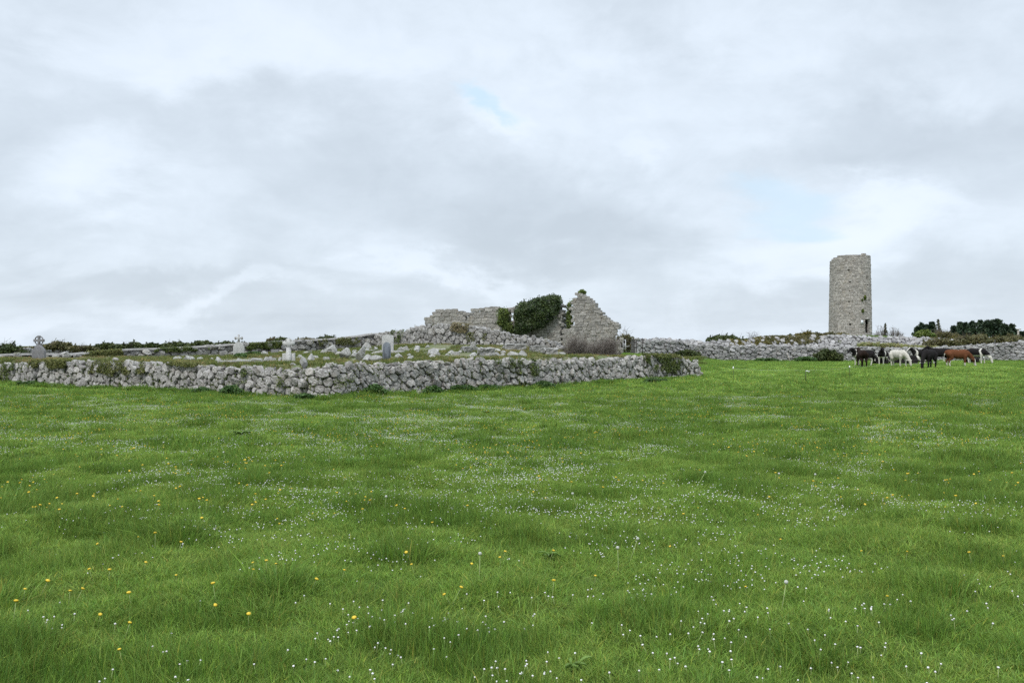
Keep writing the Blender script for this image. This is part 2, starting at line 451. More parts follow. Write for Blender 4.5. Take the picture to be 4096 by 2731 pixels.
# ------------------------------------------------------------------ stone builders
_NP = 12
def _rings(): return [(-1.0, 0.99), (-0.10, 1.0), (0.60, 0.95), (0.95, 0.80), (1.0, 0.42)]


def _stone_faces():
    q = []; t = []; nr = len(_rings())
    for r in range(nr - 1):
        for i in range(_NP):
            j = (i + 1) % _NP
            q.append([r * _NP + i, r * _NP + j, (r + 1) * _NP + j, (r + 1) * _NP + i])
    c = nr * _NP
    for i in range(_NP): t.append([(nr - 1) * _NP + i, (nr - 1) * _NP + (i + 1) % _NP, c])
    return np.array(q), np.array(t)


_SQ, _ST = _stone_faces()


def chaikin(P, it=1):
    for _ in range(it):
        Q = np.roll(P, -1, 0); P = np.stack([0.84 * P + 0.16 * Q, 0.16 * P + 0.84 * Q], 1).reshape(-1, 2)
    return P


def resample(P, n=_NP):
    Q = np.vstack([P, P[:1]]); d = np.linalg.norm(np.diff(Q, axis=0), axis=1); s = np.concatenate([[0], np.cumsum(d)])
    k = np.linspace(0, s[-1], n, endpoint=False)
    return np.stack([np.interp(k, s, Q[:, 0]), np.interp(k, s, Q[:, 1])], 1)


def emit_stones(mb, polys, place, bulge=0.35, depth=0.14, protr=0.04, gap=0.95, tint=None, noise=0.06, tilt=0.10):
    """each outline becomes a rounded stone; place(s, h, d) maps wall coordinates to the world"""
    for P in polys:
        if len(P) < 3: continue
        P = resample(chaikin(np.asarray(P, float)))
        area = 0.5 * np.sum(P[:, 0] * np.roll(P[:, 1], -1) - P[:, 1] * np.roll(P[:, 0], -1))
        if area < 0: P = P[::-1]; area = -area
        if area < 1e-4: continue
        size = math.sqrt(area); c = P.mean(0)
        out = rng.normal(0, protr); ax, ay = rng.normal(0, tilt, 2)
        V = []
        for (d, k) in _rings():
            Q = c + (P - c) * k * gap * (1 + rng.normal(0, noise, (_NP, 1)))
            dd = (d * bulge * size if d > 0 else d * depth) + out + (0 if d < -0.5 else 1) * ((Q[:, 0] - c[0]) * ax + (Q[:, 1] - c[1]) * ay) + rng.normal(0, noise * 0.5 * size, _NP) * (d > 0)
            V.append(np.column_stack([Q, np.broadcast_to(dd, (_NP,))]))
        V.append(np.array([[c[0], c[1], 0.97 * bulge * size + out]]))
        V = np.concatenate(V)
        W = place(V[:, 0], V[:, 1], V[:, 2])
        g = float(np.clip(rng.normal(1.0, 0.15), 0.62, 1.35)); ms = 0.5 if tint is None else float(tint(c[0], c[1]))
        mb.add(W, quads=_SQ, tris=_ST, col=(g, ms, 1.0))


def darts(L, H, r0, r1, pw=1.6, tries=30, keep=None):
    """random seeds with differing radii that do not crowd each other"""
    n = int(L * H / (math.pi * (0.5 * (r0 + r1)) ** 2) * tries)
    xs = rng.random(n) * L; ys = rng.random(n) * H
    rr = np.sort(r0 + (r1 - r0) * rng.random(n) ** pw)[::-1]
    cs = 2 * r1; grid = {}; out = []
    for x, y, r in zip(xs, ys, rr):
        if keep is not None and not keep(x, y): continue
        i, j = int(x / cs), int(y / cs); ok = True
        for a in (i - 1, i, i + 1):
            for b in (j - 1, j, j + 1):
                for (X, Y, Rr) in grid.get((a, b), ()):
                    if (X - x) ** 2 + (Y - y) ** 2 < (0.86 * (r + Rr)) ** 2: ok = False; break
                if not ok: break
            if not ok: break
        if ok: grid.setdefault((i, j), []).append((x, y, r)); out.append((x, y, r))
    return np.array(out)


def cells(seeds):
    """power-diagram cell of each seed, by clipping"""
    P = seeds[:, :2]; w = seeds[:, 2] ** 2; rmax = seeds[:, 2].max(); out = []
    order = np.argsort(P[:, 0]); Ps = P[order]
    for i in range(len(P)):
        x, y = P[i]; b = 3.2 * rmax
        lo, hi = np.searchsorted(Ps[:, 0], (x - b, x + b))
        idx = order[lo:hi]; d = P[idx] - P[i]; dd = (d ** 2).sum(1); m = (dd > 1e-12) & (dd < b * b); idx = idx[m]; d = d[m]; dd = dd[m]
        k = np.argsort(dd)[:26]
        e = 2.2 * seeds[i, 2] ; poly = [(-e, -e), (e, -e), (e, e), (-e, e)]
        for a in k:
            dx, dy = d[a]; off = (dd[a] + w[i] - w[idx[a]]) / 2
            new = []; n = len(poly)
            for q in range(n):
                p0 = poly[q]; p1 = poly[(q + 1) % n]
                f0 = p0[0] * dx + p0[1] * dy - off; f1 = p1[0] * dx + p1[1] * dy - off
                if f0 <= 0: new.append(p0)
                if (f0 <= 0) != (f1 <= 0):
                    tt = f0 / (f0 - f1); new.append((p0[0] + (p1[0] - p0[0]) * tt, p0[1] + (p1[1] - p0[1]) * tt))
            poly = new
            if len(poly) < 3: break
        out.append(np.array(poly) + P[i] if len(poly) >= 3 else np.zeros((0, 2)))
    return out


class Path:
    """a wall's line on the ground, its base and its top"""
    def __init__(s, pts, smooth=0.5, side=1, wob=0.06):
        P = np.asarray(pts, float); d = np.linalg.norm(np.diff(P, axis=0), axis=1); cs = np.concatenate([[0], np.cumsum(d)])
        s.L = cs[-1]; k = np.arange(0, s.L + 0.05, 0.05)
        X = np.stack([np.interp(k, cs, P[:, 0]), np.interp(k, cs, P[:, 1])], 1)
        n = max(1, int(smooth / 0.05))
        pad = np.vstack([X[:1] + (np.arange(n, 0, -1)[:, None]) * (X[0] - X[1]), X, X[-1:] + np.arange(1, n + 1)[:, None] * (X[-1] - X[-2])])
        ker = np.ones(2 * n + 1) / (2 * n + 1)
        X = np.stack([np.convolve(pad[:, a], ker, 'valid') for a in (0, 1)], 1)
        T = np.gradient(X, axis=0); T /= np.linalg.norm(T, axis=1)[:, None]
        s.k = k; s.N = np.stack([T[:, 1], -T[:, 0]], 1) * side
        s.X = X + s.N * (fbm(k[:, None] / 2.3, np.array([[side * 3.3]]), 77) - 0.5) * 2 * wob
        s.T = T
    def at(s, q):
        q = np.asarray(q, float)
        f = lambda A: np.stack([np.interp(q, s.k, A[:, 0]), np.interp(q, s.k, A[:, 1])], -1)
        return f(s.X), f(s.N)
    def profile(s, fn): s.base = np.array([fn(x, y) for x, y in s.X])
    def tops(s, uv):
        """top heights from the photo's outline: (pixel column, pixel row) pairs"""
        uv = np.array(sorted(uv), float); u = s.X[:, 0] / s.X[:, 1] * FPX + 2048
        s.top = CAMZ - (np.interp(u, uv[:, 0], uv[:, 1]) - VH) / FPX * s.X[:, 1]


def blob_protos(n=10, sub=2, cuts=9, seed=3, lo=0.42, hi=0.80, hard=0.92, nz=0.025):
    rs = np.random.default_rng(seed); out = []
    bm = bmesh.new(); bmesh.ops.create_icosphere(bm, subdivisions=sub, radius=1.0); bm.verts.index_update()
    V0 = np.array([v.co[:] for v in bm.verts]); F = np.array([[v.index for v in f.verts] for f in bm.faces]); bm.free()
    for _ in range(n):
        V = V0.copy()
        for _c in range(cuts):
            d = rs.normal(size=3); d /= np.linalg.norm(d); off = rs.uniform(lo, hi)
            h = V @ d - off; V = V - np.where(h > 0, h, 0)[:, None] * d * hard
        V *= 1 + rs.normal(0, nz, (len(V), 1)); out.append(V)
    return out, F


BP, BF = blob_protos(12, 2, 13)
BP3, BF3 = blob_protos(10, 3, 12, 11, 0.30, 0.72, 1.0, 0.008)


def rot_rand(rs, amt):
    a = rs.normal(0, amt, 3); return np.array(Euler((a[0], a[1], rs.uniform(0, 6.28))).to_matrix())


def blob(mb, c, size, amt=0.3, tint=(1, 0.5, 1), Rm=None):
    V = BP[rng.integers(len(BP))] * np.asarray(size)
    Rm = rot_rand(rng, amt) if Rm is None else Rm
    mb.add(V @ Rm.T + np.asarray(c), tris=BF, col=tint)


def stone_wall(name, path, mat, r0=0.07, r1=0.17, ax=1.0, shear=0.0, thick=0.7, batter=0.10, cap=(0.10, 0.2), moss=None, gap=0.95, bulge=0.28, capmoss=0.5, protr=0.045, core_in=0.10, axfn=None, mossgap=None, mossmat='moss_tuft', capz=(0.08, 0.22), noise=0.075, tries=30):
    """dry stone wall: fitted face stones, a rough cap, and a rubble core behind; one mesh"""
    mb = MB(); H = float((path.top - path.base).max()) + 0.3
    topf = lambda s: np.interp(s, path.k, path.top - path.base); basef = lambda s: np.interp(s, path.k, path.base)
    ks = np.arange(0, path.L + 0.05, 0.05); axs = np.full(len(ks), ax) if axfn is None else np.array([ax * axfn(q) for q in ks])
    cum = np.concatenate([[0], np.cumsum((axs[1:] + axs[:-1]) * 0.025)])
    kk = lambda q: shear * (fbm(q / 2.6, 0 * q + 1.7, 31, 2) - 0.3)

    def inv(P):
        q = np.interp(P[..., 0], cum, ks); return np.stack([q - kk(q) * (P[..., 1] - 0.4), P[..., 1]], -1)
    seeds = darts(cum[-1], H, r0, r1, 1.35, tries=tries)
    cl = cells(seeds); polys = []; cen = inv(seeds[:, :2])
    for P, c, sd in zip(cl, cen, seeds):
        if len(P) < 3 or not (0 <= c[0] <= path.L): continue
        if c[1] > float(topf(c[0])) - 0.35 * sd[2]: continue
        polys.append(inv(P))
    bt = batter; nrm = math.sqrt(1 + bt * bt)

    def place(s, h, d):
        X, N = path.at(np.clip(s, 0, path.L)); over = s - np.clip(s, 0, path.L)
        T = np.stack([-N[..., 1], N[..., 0]], -1)
        X = X + (over)[..., None] * T * 0.6
        off = -bt * h + d / nrm
        return np.column_stack([X + N * off[:, None], basef(np.clip(s, 0, path.L)) + h + d * bt / nrm])
    emit_stones(mb, polys, place, bulge=bulge, depth=0.2, protr=protr, gap=gap, tint=moss, noise=noise, tilt=0.2)
    # core
    ks = np.arange(0, path.L + 0.2, 0.25); ks[-1] = min(ks[-1], path.L); X, N = path.at(ks)
    tp = basef(ks) + np.maximum(topf(ks) - 0.08, 0.05); bz = basef(ks) - 0.3; hh = tp - basef(ks)
    ci = core_in
    ring = [np.column_stack([X - N * ci, bz]), np.column_stack([X - N * (ci + bt * hh)[:, None], tp]),
            np.column_stack([X - N * (thick + bt * hh)[:, None], tp]), np.column_stack([X - N * (thick + 2 * bt * hh)[:, None], bz])]
    V = np.stack(ring, 1); n = len(ks); q = []
    for i in range(n - 1):
        for j in range(4): q.append([i * 4 + j, i * 4 + (j + 1) % 4, i * 4 + 4 + (j + 1) % 4, i * 4 + 4 + j])
    q += [[0, 3, 2, 1], [(n - 1) * 4 + k for k in (0, 1, 2, 3)]]
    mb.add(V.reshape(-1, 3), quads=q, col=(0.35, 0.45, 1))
    # cap: rough stones lying over the wall top
    if cap:
        s = 0.0
        while s < path.L:
            w = rng.uniform(*cap)
            X, N = path.at(s); t0 = float(basef(s) + topf(s)); h = float(topf(s))
            for d in np.arange(0.14, thick + 0.01, 0.26):
                z = t0 - rng.uniform(*capz)
                p = X - N * (bt * h + d + rng.normal(0, 0.03))
                g = float(np.clip(rng.normal(1.05, 0.15), 0.65, 1.4))
                mo = capmoss if moss is None else 0.5 * capmoss + 0.5 * moss(s, h)
                blob(mb, (p[0], p[1], z), (w * rng.uniform(0.8, 1.5), w * rng.uniform(0.7, 1.2), w * rng.uniform(0.32, 0.62)), 0.45, (g, mo, 1))
            s += w * 1.35
        # the wall's far face: rougher stones against the core
        for _ in range(int(path.L * 2.2)):
            s = rng.uniform(0, path.L); X, N = path.at(s); h = rng.uniform(0, 1) * float(topf(s))
            p = X - N * (thick + bt * h); w = rng.uniform(0.12, 0.22)
            blob(mb, (p[0], p[1], float(basef(s)) + h), (w, w, w * 0.7), 0.4, (1.0, 0.5, 1))
    o = mb.build(name, mat, smooth=False)
    if mossgap:
        pts = []
        for P in polys:
            P = resample(np.asarray(P)); c = P.mean(0)
            for q in P:
                if rng.random() < mossgap(q[0], q[1]): pts += [(q[0] + rng.normal(0, 0.02), q[1] + rng.normal(0, 0.02), rng.uniform(-0.05, 0.05)) for _ in range(3)]
        pts = np.array(pts); mm = MB(); leaves(mm, place(pts[:, 0], pts[:, 1], pts[:, 2]), 0.042, np.array([0, -0.4, 0.6]), 0.8); mm.build('moss', M[mossmat], o)
    return o


def masonry(mb, origin, dirv, nrm, outline, course=(0.18, 0.28), width=(0.25, 0.6), gap=0.97, bulge=0.06, core=0.7, coremb=None, holes=(), tint=None, protr=0.012):
    """coursed rubble inside an outline of (s, z) points, on the upright plane through origin"""
    o = np.asarray(origin, float); dv = np.asarray(dirv, float); nv = np.asarray(nrm, float)
    P = np.asarray(outline, float); s0, z0 = P.min(0); s1, z1 = P.max(0)
    polys = []; z = z0
    while z < z1:
        h = rng.uniform(*course); s = s0 - rng.uniform(0, width[1])
        while s < s1:
            w = rng.uniform(*width) * (0.6 + h / course[1] * 0.6)
            rows = [(z, h)] if rng.random() > 0.18 or h < 0.17 else [(z, h * 0.48), (z + h * 0.5, h * 0.48)]
            for (zz, hh) in rows:
                c = (s + w / 2, zz + hh / 2)
                if inpoly(np.array([c[0]]), np.array([c[1]]), P)[0] and not any(inpoly(np.array([c[0]]), np.array([c[1]]), H)[0] for H in holes):
                    j = lambda: rng.normal(0, 0.012)
                    sk = rng.normal(0, 0.03)
                    polys.append(np.array([[s + j(), zz + j()], [s + w / 2, zz + j()], [s + w + j(), zz + j()], [s + w + sk + j(), zz + hh + j()], [s + w / 2, zz + hh + j()], [s + sk + j(), zz + hh + j()]]))
            s += w
        z += h

    def place(s, h, d):
        return np.column_stack([o[0] + dv[0] * s + nv[0] * d, o[1] + dv[1] * s + nv[1] * d, o[2] + h])
    emit_stones(mb, polys, place, bulge=bulge, depth=0.12, protr=protr, gap=gap, noise=0.03, tint=tint, tilt=0.03)
    if coremb is not None:
        c = P.mean(0); Q = np.column_stack([c[0] + (P[:, 0] - c[0]) * 0.88, z0 + (P[:, 1] - z0) * 0.93])
        coremb.prism([tuple(k) for k in Q], -0.025, -core, frame=lambda V: place(V[:, 0], V[:, 2], V[:, 1]), col=(0.8, 0.5, 1))


# ------------------------------------------------------------------ leaves, twigs
def leaves(mb, P, size, nrm=None, spread=0.8, aspect=1.5, tint=(0.75, 1.25)):
    """one small folded leaf at each point"""
    P = np.asarray(P, float); n = len(P)
    if n == 0: return
    N = rng.normal(size=(n, 3)) * spread + (0 if nrm is None else np.asarray(nrm)); N /= np.linalg.norm(N, axis=1)[:, None] + 1e-9
    A = np.cross(N, rng.normal(size=(n, 3))); A /= np.linalg.norm(A, axis=1)[:, None] + 1e-9; B = np.cross(N, A)
    sz = size * rng.uniform(0.6, 1.35, (n, 1))
    L = A * sz * aspect * 0.5; W = B * sz * 0.5
    V = np.stack([P - L, P + W + N * sz * 0.12, P + L, P - W + N * sz * 0.12], 1).reshape(-1, 3)
    g = rng.uniform(*tint, n); c = np.repeat(np.column_stack([g * rng.uniform(0.92, 1.1, n), g, g * rng.uniform(0.8, 1.1, n)]), 4, 0)
    mb.add(V, quads=np.arange(4 * n).reshape(-1, 4), col=c)


def lump_points(lumps, n, shell=0.55):
    """points through lumpy ellipsoids: (x, y, z, rx, ry, rz) each"""
    L = np.asarray(lumps, float); vol = L[:, 3] * L[:, 4] * L[:, 5]; k = rng.choice(len(L), n, p=vol ** 0.67 / (vol ** 0.67).sum())
    d = rng.normal(size=(n, 3)); d /= np.linalg.norm(d, axis=1)[:, None]
    r = (shell + (1 - shell) * rng.random(n) ** 0.7) * (1 + rng.normal(0, 0.07, n))
    return L[k, :3] + d * r[:, None] * L[k, 3:], d


def twigs(mb, base, n, height, spread, lean=(0, 0), r=0.012, sub=4, col=(1, 1, 1), curve=0.15):
    for _ in range(n):
        a = rng.uniform(0, 6.283); s = spread * math.sqrt(rng.random())
        h = height * rng.uniform(0.55, 1.05)
        b = np.array(base) + np.array([math.cos(a) * s * 0.35, math.sin(a) * s * 0.35, 0])
        tip = b + np.array([math.cos(a) * s + lean[0] * h, math.sin(a) * s + lean[1] * h, h])
        mid = (b + tip) / 2 + rng.normal(0, curve * height * 0.3, 3)
        tt = np.linspace(0, 1, 5)[:, None]
        pts = (1 - tt) ** 2 * b + 2 * tt * (1 - tt) * mid + tt ** 2 * tip
        mb.tube(pts, np.linspace(r * 1.6, r * 0.5, 5), 3, col, cap=False)
        for _k in range(sub):
            q = pts[rng.integers(1, 5)]; dd = rng.normal(0, 1, 3); dd[2] = abs(dd[2]) * 0.9; dd /= np.linalg.norm(dd)
            l = height * rng.uniform(0.14, 0.42)
            e = q + (dd + np.array([lean[0], lean[1], 0])) * l
            mb.tube([q, (q + e) / 2 + rng.normal(0, 0.03 * height, 3), e], [r * 0.7, r * 0.5, r * 0.3], 3, col, cap=False)


def bush(name, label, cat, u0, u1, vt, vb, Y, mat, leaf=0.12, n=2500, depth=None, lumps=9, stem=None, group=None, twiggy=0, tip=0.0, sprigs=0, profile=None):
    """leafy shrub that fills the photo box u0..u1, vt..vb at distance Y"""
    xa, xb = ux(u0, Y), ux(u1, Y); zt, zb = vz(vt, Y), vz(vb, Y); W = xb - xa; H = zt - zb; D = depth or max(0.5, min(W, 2.5) * 0.5)
    root = empty(name, ((xa + xb) / 2, Y, zb)); L = []
    for i in range(lumps):
        f = (i + 0.5) / lumps; env = (profile(f) if profile else math.sin(math.pi * min(max(0.12 + 0.76 * f + rng.normal(0, 0.03), 0.05), 0.95)) ** 0.6)
        h = H * env * rng.uniform(0.85, 1.03); rx = W / lumps * rng.uniform(0.8, 1.3)
        L.append((xa + W * f - root.location.x, rng.normal(0, D * 0.15), h * 0.5, max(rx, 0.15), D * rng.uniform(0.4, 0.6), h * 0.5))
        L.append((xa + W * f - root.location.x, rng.normal(0, D * 0.2), h * 0.78, max(rx * 0.6, 0.1), D * 0.35, h * 0.22))
    P, d = lump_points(L, n); P[:, 2] = np.maximum(P[:, 2], 0.02)
    mb = MB(); leaves(mb, P, leaf, d * 0.8 + np.array([0, 0, 0.5]))
    if sprigs:
        for _ in range(sprigs):
            i = rng.integers(len(L)); c = L[i]; a = np.array([c[0] + rng.normal(0, c[3] * 0.6), c[1], c[2] + c[5] * 0.8])
            l = H * rng.uniform(0.15, 0.35); q = a + np.linspace(0, 1, 14)[:, None] * np.array([rng.normal(0.2, 0.4) * l, rng.normal(0, 0.2) * l, l])
            leaves(mb, q + rng.normal(0, leaf * 0.25, q.shape), leaf * 0.8)
    mb.build('foliage', mat, root)
    st = MB(); base = (0, 0, -0.1)
    for i in range(max(3, lumps // 2)):
        bx = rng.uniform(-0.35, 0.35) * W
        twigs(st, (bx, 0, -0.1), 3 + twiggy, H * (0.85 if not twiggy else 1.12), W / lumps * 1.2, (tip, 0), max(0.012, 0.012 * Y / 60), 3 if twiggy else 1)
    st.tube([(-0.36 * W, 0, -0.12), (0, 0.01, -0.15), (0.36 * W, 0, -0.12)], 0.03, 5)
    st.build('stem', stem or M['bark'], root)
    return tag(root, label, cat, group)


def bare_bush(name, label, u0, u1, vt, vb, Y, n=60, lean=(0.1, 0), mat=None, r=0.010, sub=6):
    xa, xb = ux(u0, Y), ux(u1, Y); zt, zb = vz(vt, Y), vz(vb, Y)
    root = empty(name, ((xa + xb) / 2, Y, zb)); mb = MB(); W = xb - xa; H = zt - zb
    for bx in np.linspace(-0.38, 0.38, 9):
        hk = 1.12 * H * max(0.35, 1 - abs(bx / 0.5) ** 2.2) * rng.uniform(0.72, 1.12)
        twigs(mb, (bx * W * 0.75, rng.normal(0, 0.25), -0.1), n // 9 + 1, hk, W * 0.13, (lean[0] + bx * 0.8 + rng.normal(0, 0.12), 0), r, sub, curve=0.3)
    mb.build('twigs', mat or M['twig'], root)
    return tag(root, label, 'bush')


# ------------------------------------------------------------------ ground
def ground():
    ys = np.concatenate([np.arange(-6, 30, 0.22), np.arange(30, 60, 0.5), np.arange(60, 135, 1.2), np.geomspace(136, 9000, 40)])
    ts = np.linspace(-1, 1, 190); V = []
    for y in ys:
        w = 8 + max(y, 0) * 1.0 if y < 140 else 148 + (y - 140) * 1.3
        x = np.sign(ts) * np.abs(ts) ** (1.15) * w
        V.append(np.column_stack([x, np.full_like(x, y), gz(x, np.full_like(x, y))]))
    V = np.concatenate(V); n = len(ts); q = []
    i = np.arange(len(ys) - 1)[:, None] * n + np.arange(n - 1)[None]
    q = np.stack([i, i + 1, i + n + 1, i + n], -1).reshape(-1, 4)
    mb = MB(); mb.add(V, quads=q)
    tag(mb.build('field', M['turf']), 'green pasture ground running from the foreground to the horizon', None, None, 'structure')
    # raised ground of the churchyard
    a = np.arange(0.25, 26.2, 0.35); b = np.arange(0.25, 27.5, 0.35); A, B = np.meshgrid(a, b, indexing='ij')
    X = C0[0] + A * E1[0] + B * E2[0]; Y = C0[1] + A * E1[1] + B * E2[1]
    Z = yard(X, Y) - 0.55 * (1 - sst(np.minimum(A, B), 0.3, 0.95)) - 2.5 * sst(B, 22.6, 24.0) * (1 - sst(A, 5.5, 8.0)); V = np.stack([X, Y, Z], -1).reshape(-1, 3); n = len(b)
    i = np.arange(len(a) - 1)[:, None] * n + np.arange(n - 1)[None]
    mb = MB(); mb.add(V, quads=np.stack([i, i + n, i + n + 1, i + 1], -1).reshape(-1, 4))
    m, t, bs = material('churchyard_turf'); p = pos(t)
    c = t.mix(t.ss(t.noise(p, 1.2, 5, 0.65), 0.35, 0.65), (0.085, 0.115, 0.032), (0.135, 0.125, 0.06))
    c = t.mix(t.ss(t.noise(p, 5, 5, 0.7), 0.52, 0.7), c, (0.25, 0.235, 0.20))
    t.l.new(c, bs.inputs['Base Color']); bs.inputs['Roughness'].default_value = 0.95
    tag(mb.build('churchyard_ground', m), 'raised uneven churchyard ground inside the dry stone walls', None, None, 'structure')


ground()

# ------------------------------------------------------------------ dry stone walls
LEFT = C0 + E1 * 26.5; RIGHT = C0 + E2 * 24.2
front = Path([LEFT, C0, RIGHT, RIGHT + E2 * 0.25 + E1 * 0.9], 0.45, side=1)
if np.dot(front.at(3.0)[1], -E2) < 0: front.N *= -1
front.profile(lambda x, y: g1(x, y) - 0.06)
FT = [(-400, 1449), (0, 1447), (180, 1438), (330, 1435), (500, 1439), (650, 1445), (800, 1453), (950, 1464), (1100, 1464), (1245, 1458), (1310, 1447), (1450, 1448),
      (1568, 1445), (1660, 1437), (1745, 1426), (1836, 1438), (1895, 1429), (2030, 1426), (2224, 1431), (2340, 1425), (2450, 1428), (2520, 1416), (2610, 1415), (2700, 1417), (2755, 1424), (2790, 1437), (2812, 1462), (2900, 1480)]
front.tops([(u, v + 8) for u, v in FT])


S_CORNER = float(np.linalg.norm(C0 - LEFT))


def patchy(u):
    m = 0.0
    for (c, w, a) in ((60, 140, 0.5), (330, 220, 0.40), (620, 200, 0.22), (1000, 220, 0.38), (1240, 60, 0.2), (2040, 130, 0.40), (2660, 130, 0.6), (1450, 80, 0.15)):
        m += a * math.exp(-((u - c) / w) ** 2)
    return m


def front_u(s): return np.interp(s, front.k, front.X[:, 0] / front.X[:, 1] * FPX + 2048)


def front_moss(s, h): return 0.24 + 0.36 * patchy(front_u(s)) * min(1, h) + 0.10 * rng.normal()


def front_gap(s, h): return 0.14 + 1.0 * patchy(front_u(s)) * float(sst(fbm(s / 0.8, h / 0.5, 92), 0.34, 0.56))


def front_ax(q):
    c = math.exp(-((q - S_CORNER) / 1.1) ** 2); return (0.55 + 1.15 * float(fbm(q / 1.7, 4.4, 17, 2))) * (1 - c) + 0.52 * c


w1 = stone_wall('dry_stone_wall', front, M['field_stone'], 0.046, 0.165, 0.98, 1.0, 0.75, 0.12, (0.10, 0.19), front_moss, gap=0.925, bulge=0.21, capmoss=0.35, core_in=0.17, capz=(0.10, 0.22), axfn=front_ax, mossgap=front_gap, mossmat='ivy_light')
tag(w1, 'long near dry stone wall of rough grey boulders with its corner towards the field', 'stone wall')

back = Path([C0 + E1 * 25.2 - E2 * 3, C0 + E1 * 25.2 + E2 * 26.6], 0.3, 1)
if np.dot(back.at(3.0)[1], -E1) < 0: back.N *= -1
back.profile(lambda x, y: y1(x, y) - 0.1)
back.tops([(-300, 1433), (0, 1429), (250, 1421), (330, 1412), (500, 1398), (700, 1391), (850, 1383), (1000, 1372), (1150, 1364), (1350, 1354), (1450, 1342), (1490, 1335), (1600, 1330)])
back.top = np.maximum(back.top, back.base + 0.3)
w2 = stone_wall('dry_stone_wall', back, M['mid_stone'], 0.07, 0.17, 0.66, 0.0, 0.6, 0.06, None, lambda s, h: 0.36 + 0.25 * (float(fbm(s / 2.5, h * 1.5, 15)) - 0.4) + 0.1 * rng.normal(), gap=0.95, mossgap=lambda s, h: 0.10, core_in=0.06)
mbc = MB(); ks = np.arange(0, back.L, 0.3); X, N = back.at(ks); tz = np.interp(ks, back.k, back.top) + 0.03 * (fbm(ks / 1.2, 0 * ks, 8) - 0.5)
V = np.stack([np.column_stack([X + N * (0.05 + 0.05 * rng.random(len(ks)))[:, None], tz - 0.07]), np.column_stack([X + N * 0.05, tz + 0.01]), np.column_stack([X - N * 0.62, tz + 0.03]), np.column_stack([X - N * 0.68, tz - 0.07])], 1)
q = [[i * 4 + k, i * 4 + k + 1, i * 4 + 5 + k, i * 4 + 4 + k] for i in range(len(ks) - 1) for k in range(3)]
mbc.add(V.reshape(-1, 3), quads=q, col=(0.9, 0.40, 1)); mbc.build('coping', M['mid_stone'], w2)
tag(w2, 'mossy stone wall closing the far left side of the churchyard', 'stone wall')

midp = Path([C0 + E1 * 26.0 + E2 * 26.3, pt(1717, 1370, 53)[:2], pt(1964, 1380, 50.5)[:2], pt(2102, 1388, 49.6)[:2], pt(2262, 1392, 48.8)[:2]], 0.8, 1)
if np.dot(midp.at(midp.L * 0.6)[1], np.array([0, -1.0])) < 0: midp.N *= -1
midp.profile(lambda x, y: y1(x, y) - 0.12)
midp.tops([(1300, 1345), (1490, 1336), (1538, 1326), (1562, 1322), (1598, 1326), (1627, 1316), (1657, 1307), (1717, 1296), (1776, 1293), (1822, 1299), (1880, 1304), (1964, 1315), (2033, 1334), (2102, 1342), (2167, 1353), (2216, 1368), (2250, 1384), (2300, 1390)])
midp.top = np.maximum(midp.top, midp.base + 0.25)
w3 = stone_wall('dry_stone_wall', midp, M['mid_stone'], 0.055, 0.18, 1.0, 0.8, 0.8, 0.10, (0.10, 0.19), lambda s, h: 0.30 + 0.3 * (float(fbm(s / 1.8, h, 44)) - 0.45) + 0.1 * rng.normal(), gap=0.935, capmoss=0.3, core_in=0.16, bulge=0.22, axfn=lambda q: 0.7 + 0.8 * float(fbm(q / 1.5, 2.2, 27, 2)), mossgap=lambda s, h: 0.12 * float(sst(fbm(s, h * 2, 95), 0.4, 0.6)))
tag(w3, 'high bulging dry stone wall sloping down in front of the ruined chapel', 'stone wall')

fw = Path([pt(2545, 1400, 78)[:2], pt(2800, 1400, 82)[:2], pt(3300, 1400, 87)[:2], pt(3800, 1400, 88.5)[:2], pt(4450, 1400, 88.5)[:2]], 2.0, 1)
if np.dot(fw.at(8.0)[1], np.array([0, -1.0])) < 0: fw.N *= -1
fw.profile(lambda x, y: g1(x, y) - 0.08)
fw.tops([(2540, 1352), (2590, 1351), (2610, 1357), (2700, 1361), (2760, 1372), (2800, 1377), (3000, 1380), (3100, 1381), (3280, 1387), (3400, 1385), (3500, 1386), (3600, 1390), (3760, 1387), (3860, 1379), (4000, 1371), (4096, 1362), (4500, 1350)])
fw.top = np.maximum(fw.top, fw.base + 0.5)
w4 = stone_wall('dry_stone_wall', fw, M['far_stone'], 0.07, 0.18, 0.56, 0.0, 0.6, 0.06, (0.10, 0.18), lambda s, h: 0.18 + 0.1 * rng.normal(), gap=0.935, capmoss=0.1, bulge=0.22, core_in=0.16, tries=24)
tag(w4, 'pale dry stone field wall running behind the cattle', 'stone wall')

bank = Path([pt(2670, 1380, 86)[:2], pt(2830, 1380, 90)[:2], pt(3200, 1380, 94.5)[:2], pt(3500, 1380, 96)[:2], pt(3800, 1380, 97)[:2], pt(4000, 1380, 97)[:2]], 2.5, 1)
if np.dot(bank.at(8.0)[1], np.array([0, -1.0])) < 0: bank.N *= -1
bank.profile(lambda x, y: max(g1(x, y) - 0.05, float(np.interp(x / y * FPX + 2048, [2670, 2850, 3200, 3990], [0.6, 1.3, 1.5, 1.3]))))
bank.tops([(2660, 1356), (2683, 1354), (2727, 1350), (2770, 1364), (2784, 1356), (2817, 1356), (2850, 1367), (2906, 1363), (2936, 1359), (3020, 1362), (3070, 1350), (3127, 1345), (3255, 1345), (3319, 1343), (3390, 1336), (3430, 1336), (3500, 1342), (3572, 1349), (3635, 1343), (3699, 1349), (3794, 1355), (3900, 1360), (4000, 1368)])
bank.top = np.maximum(bank.top * 1.0, bank.base + 0.4)
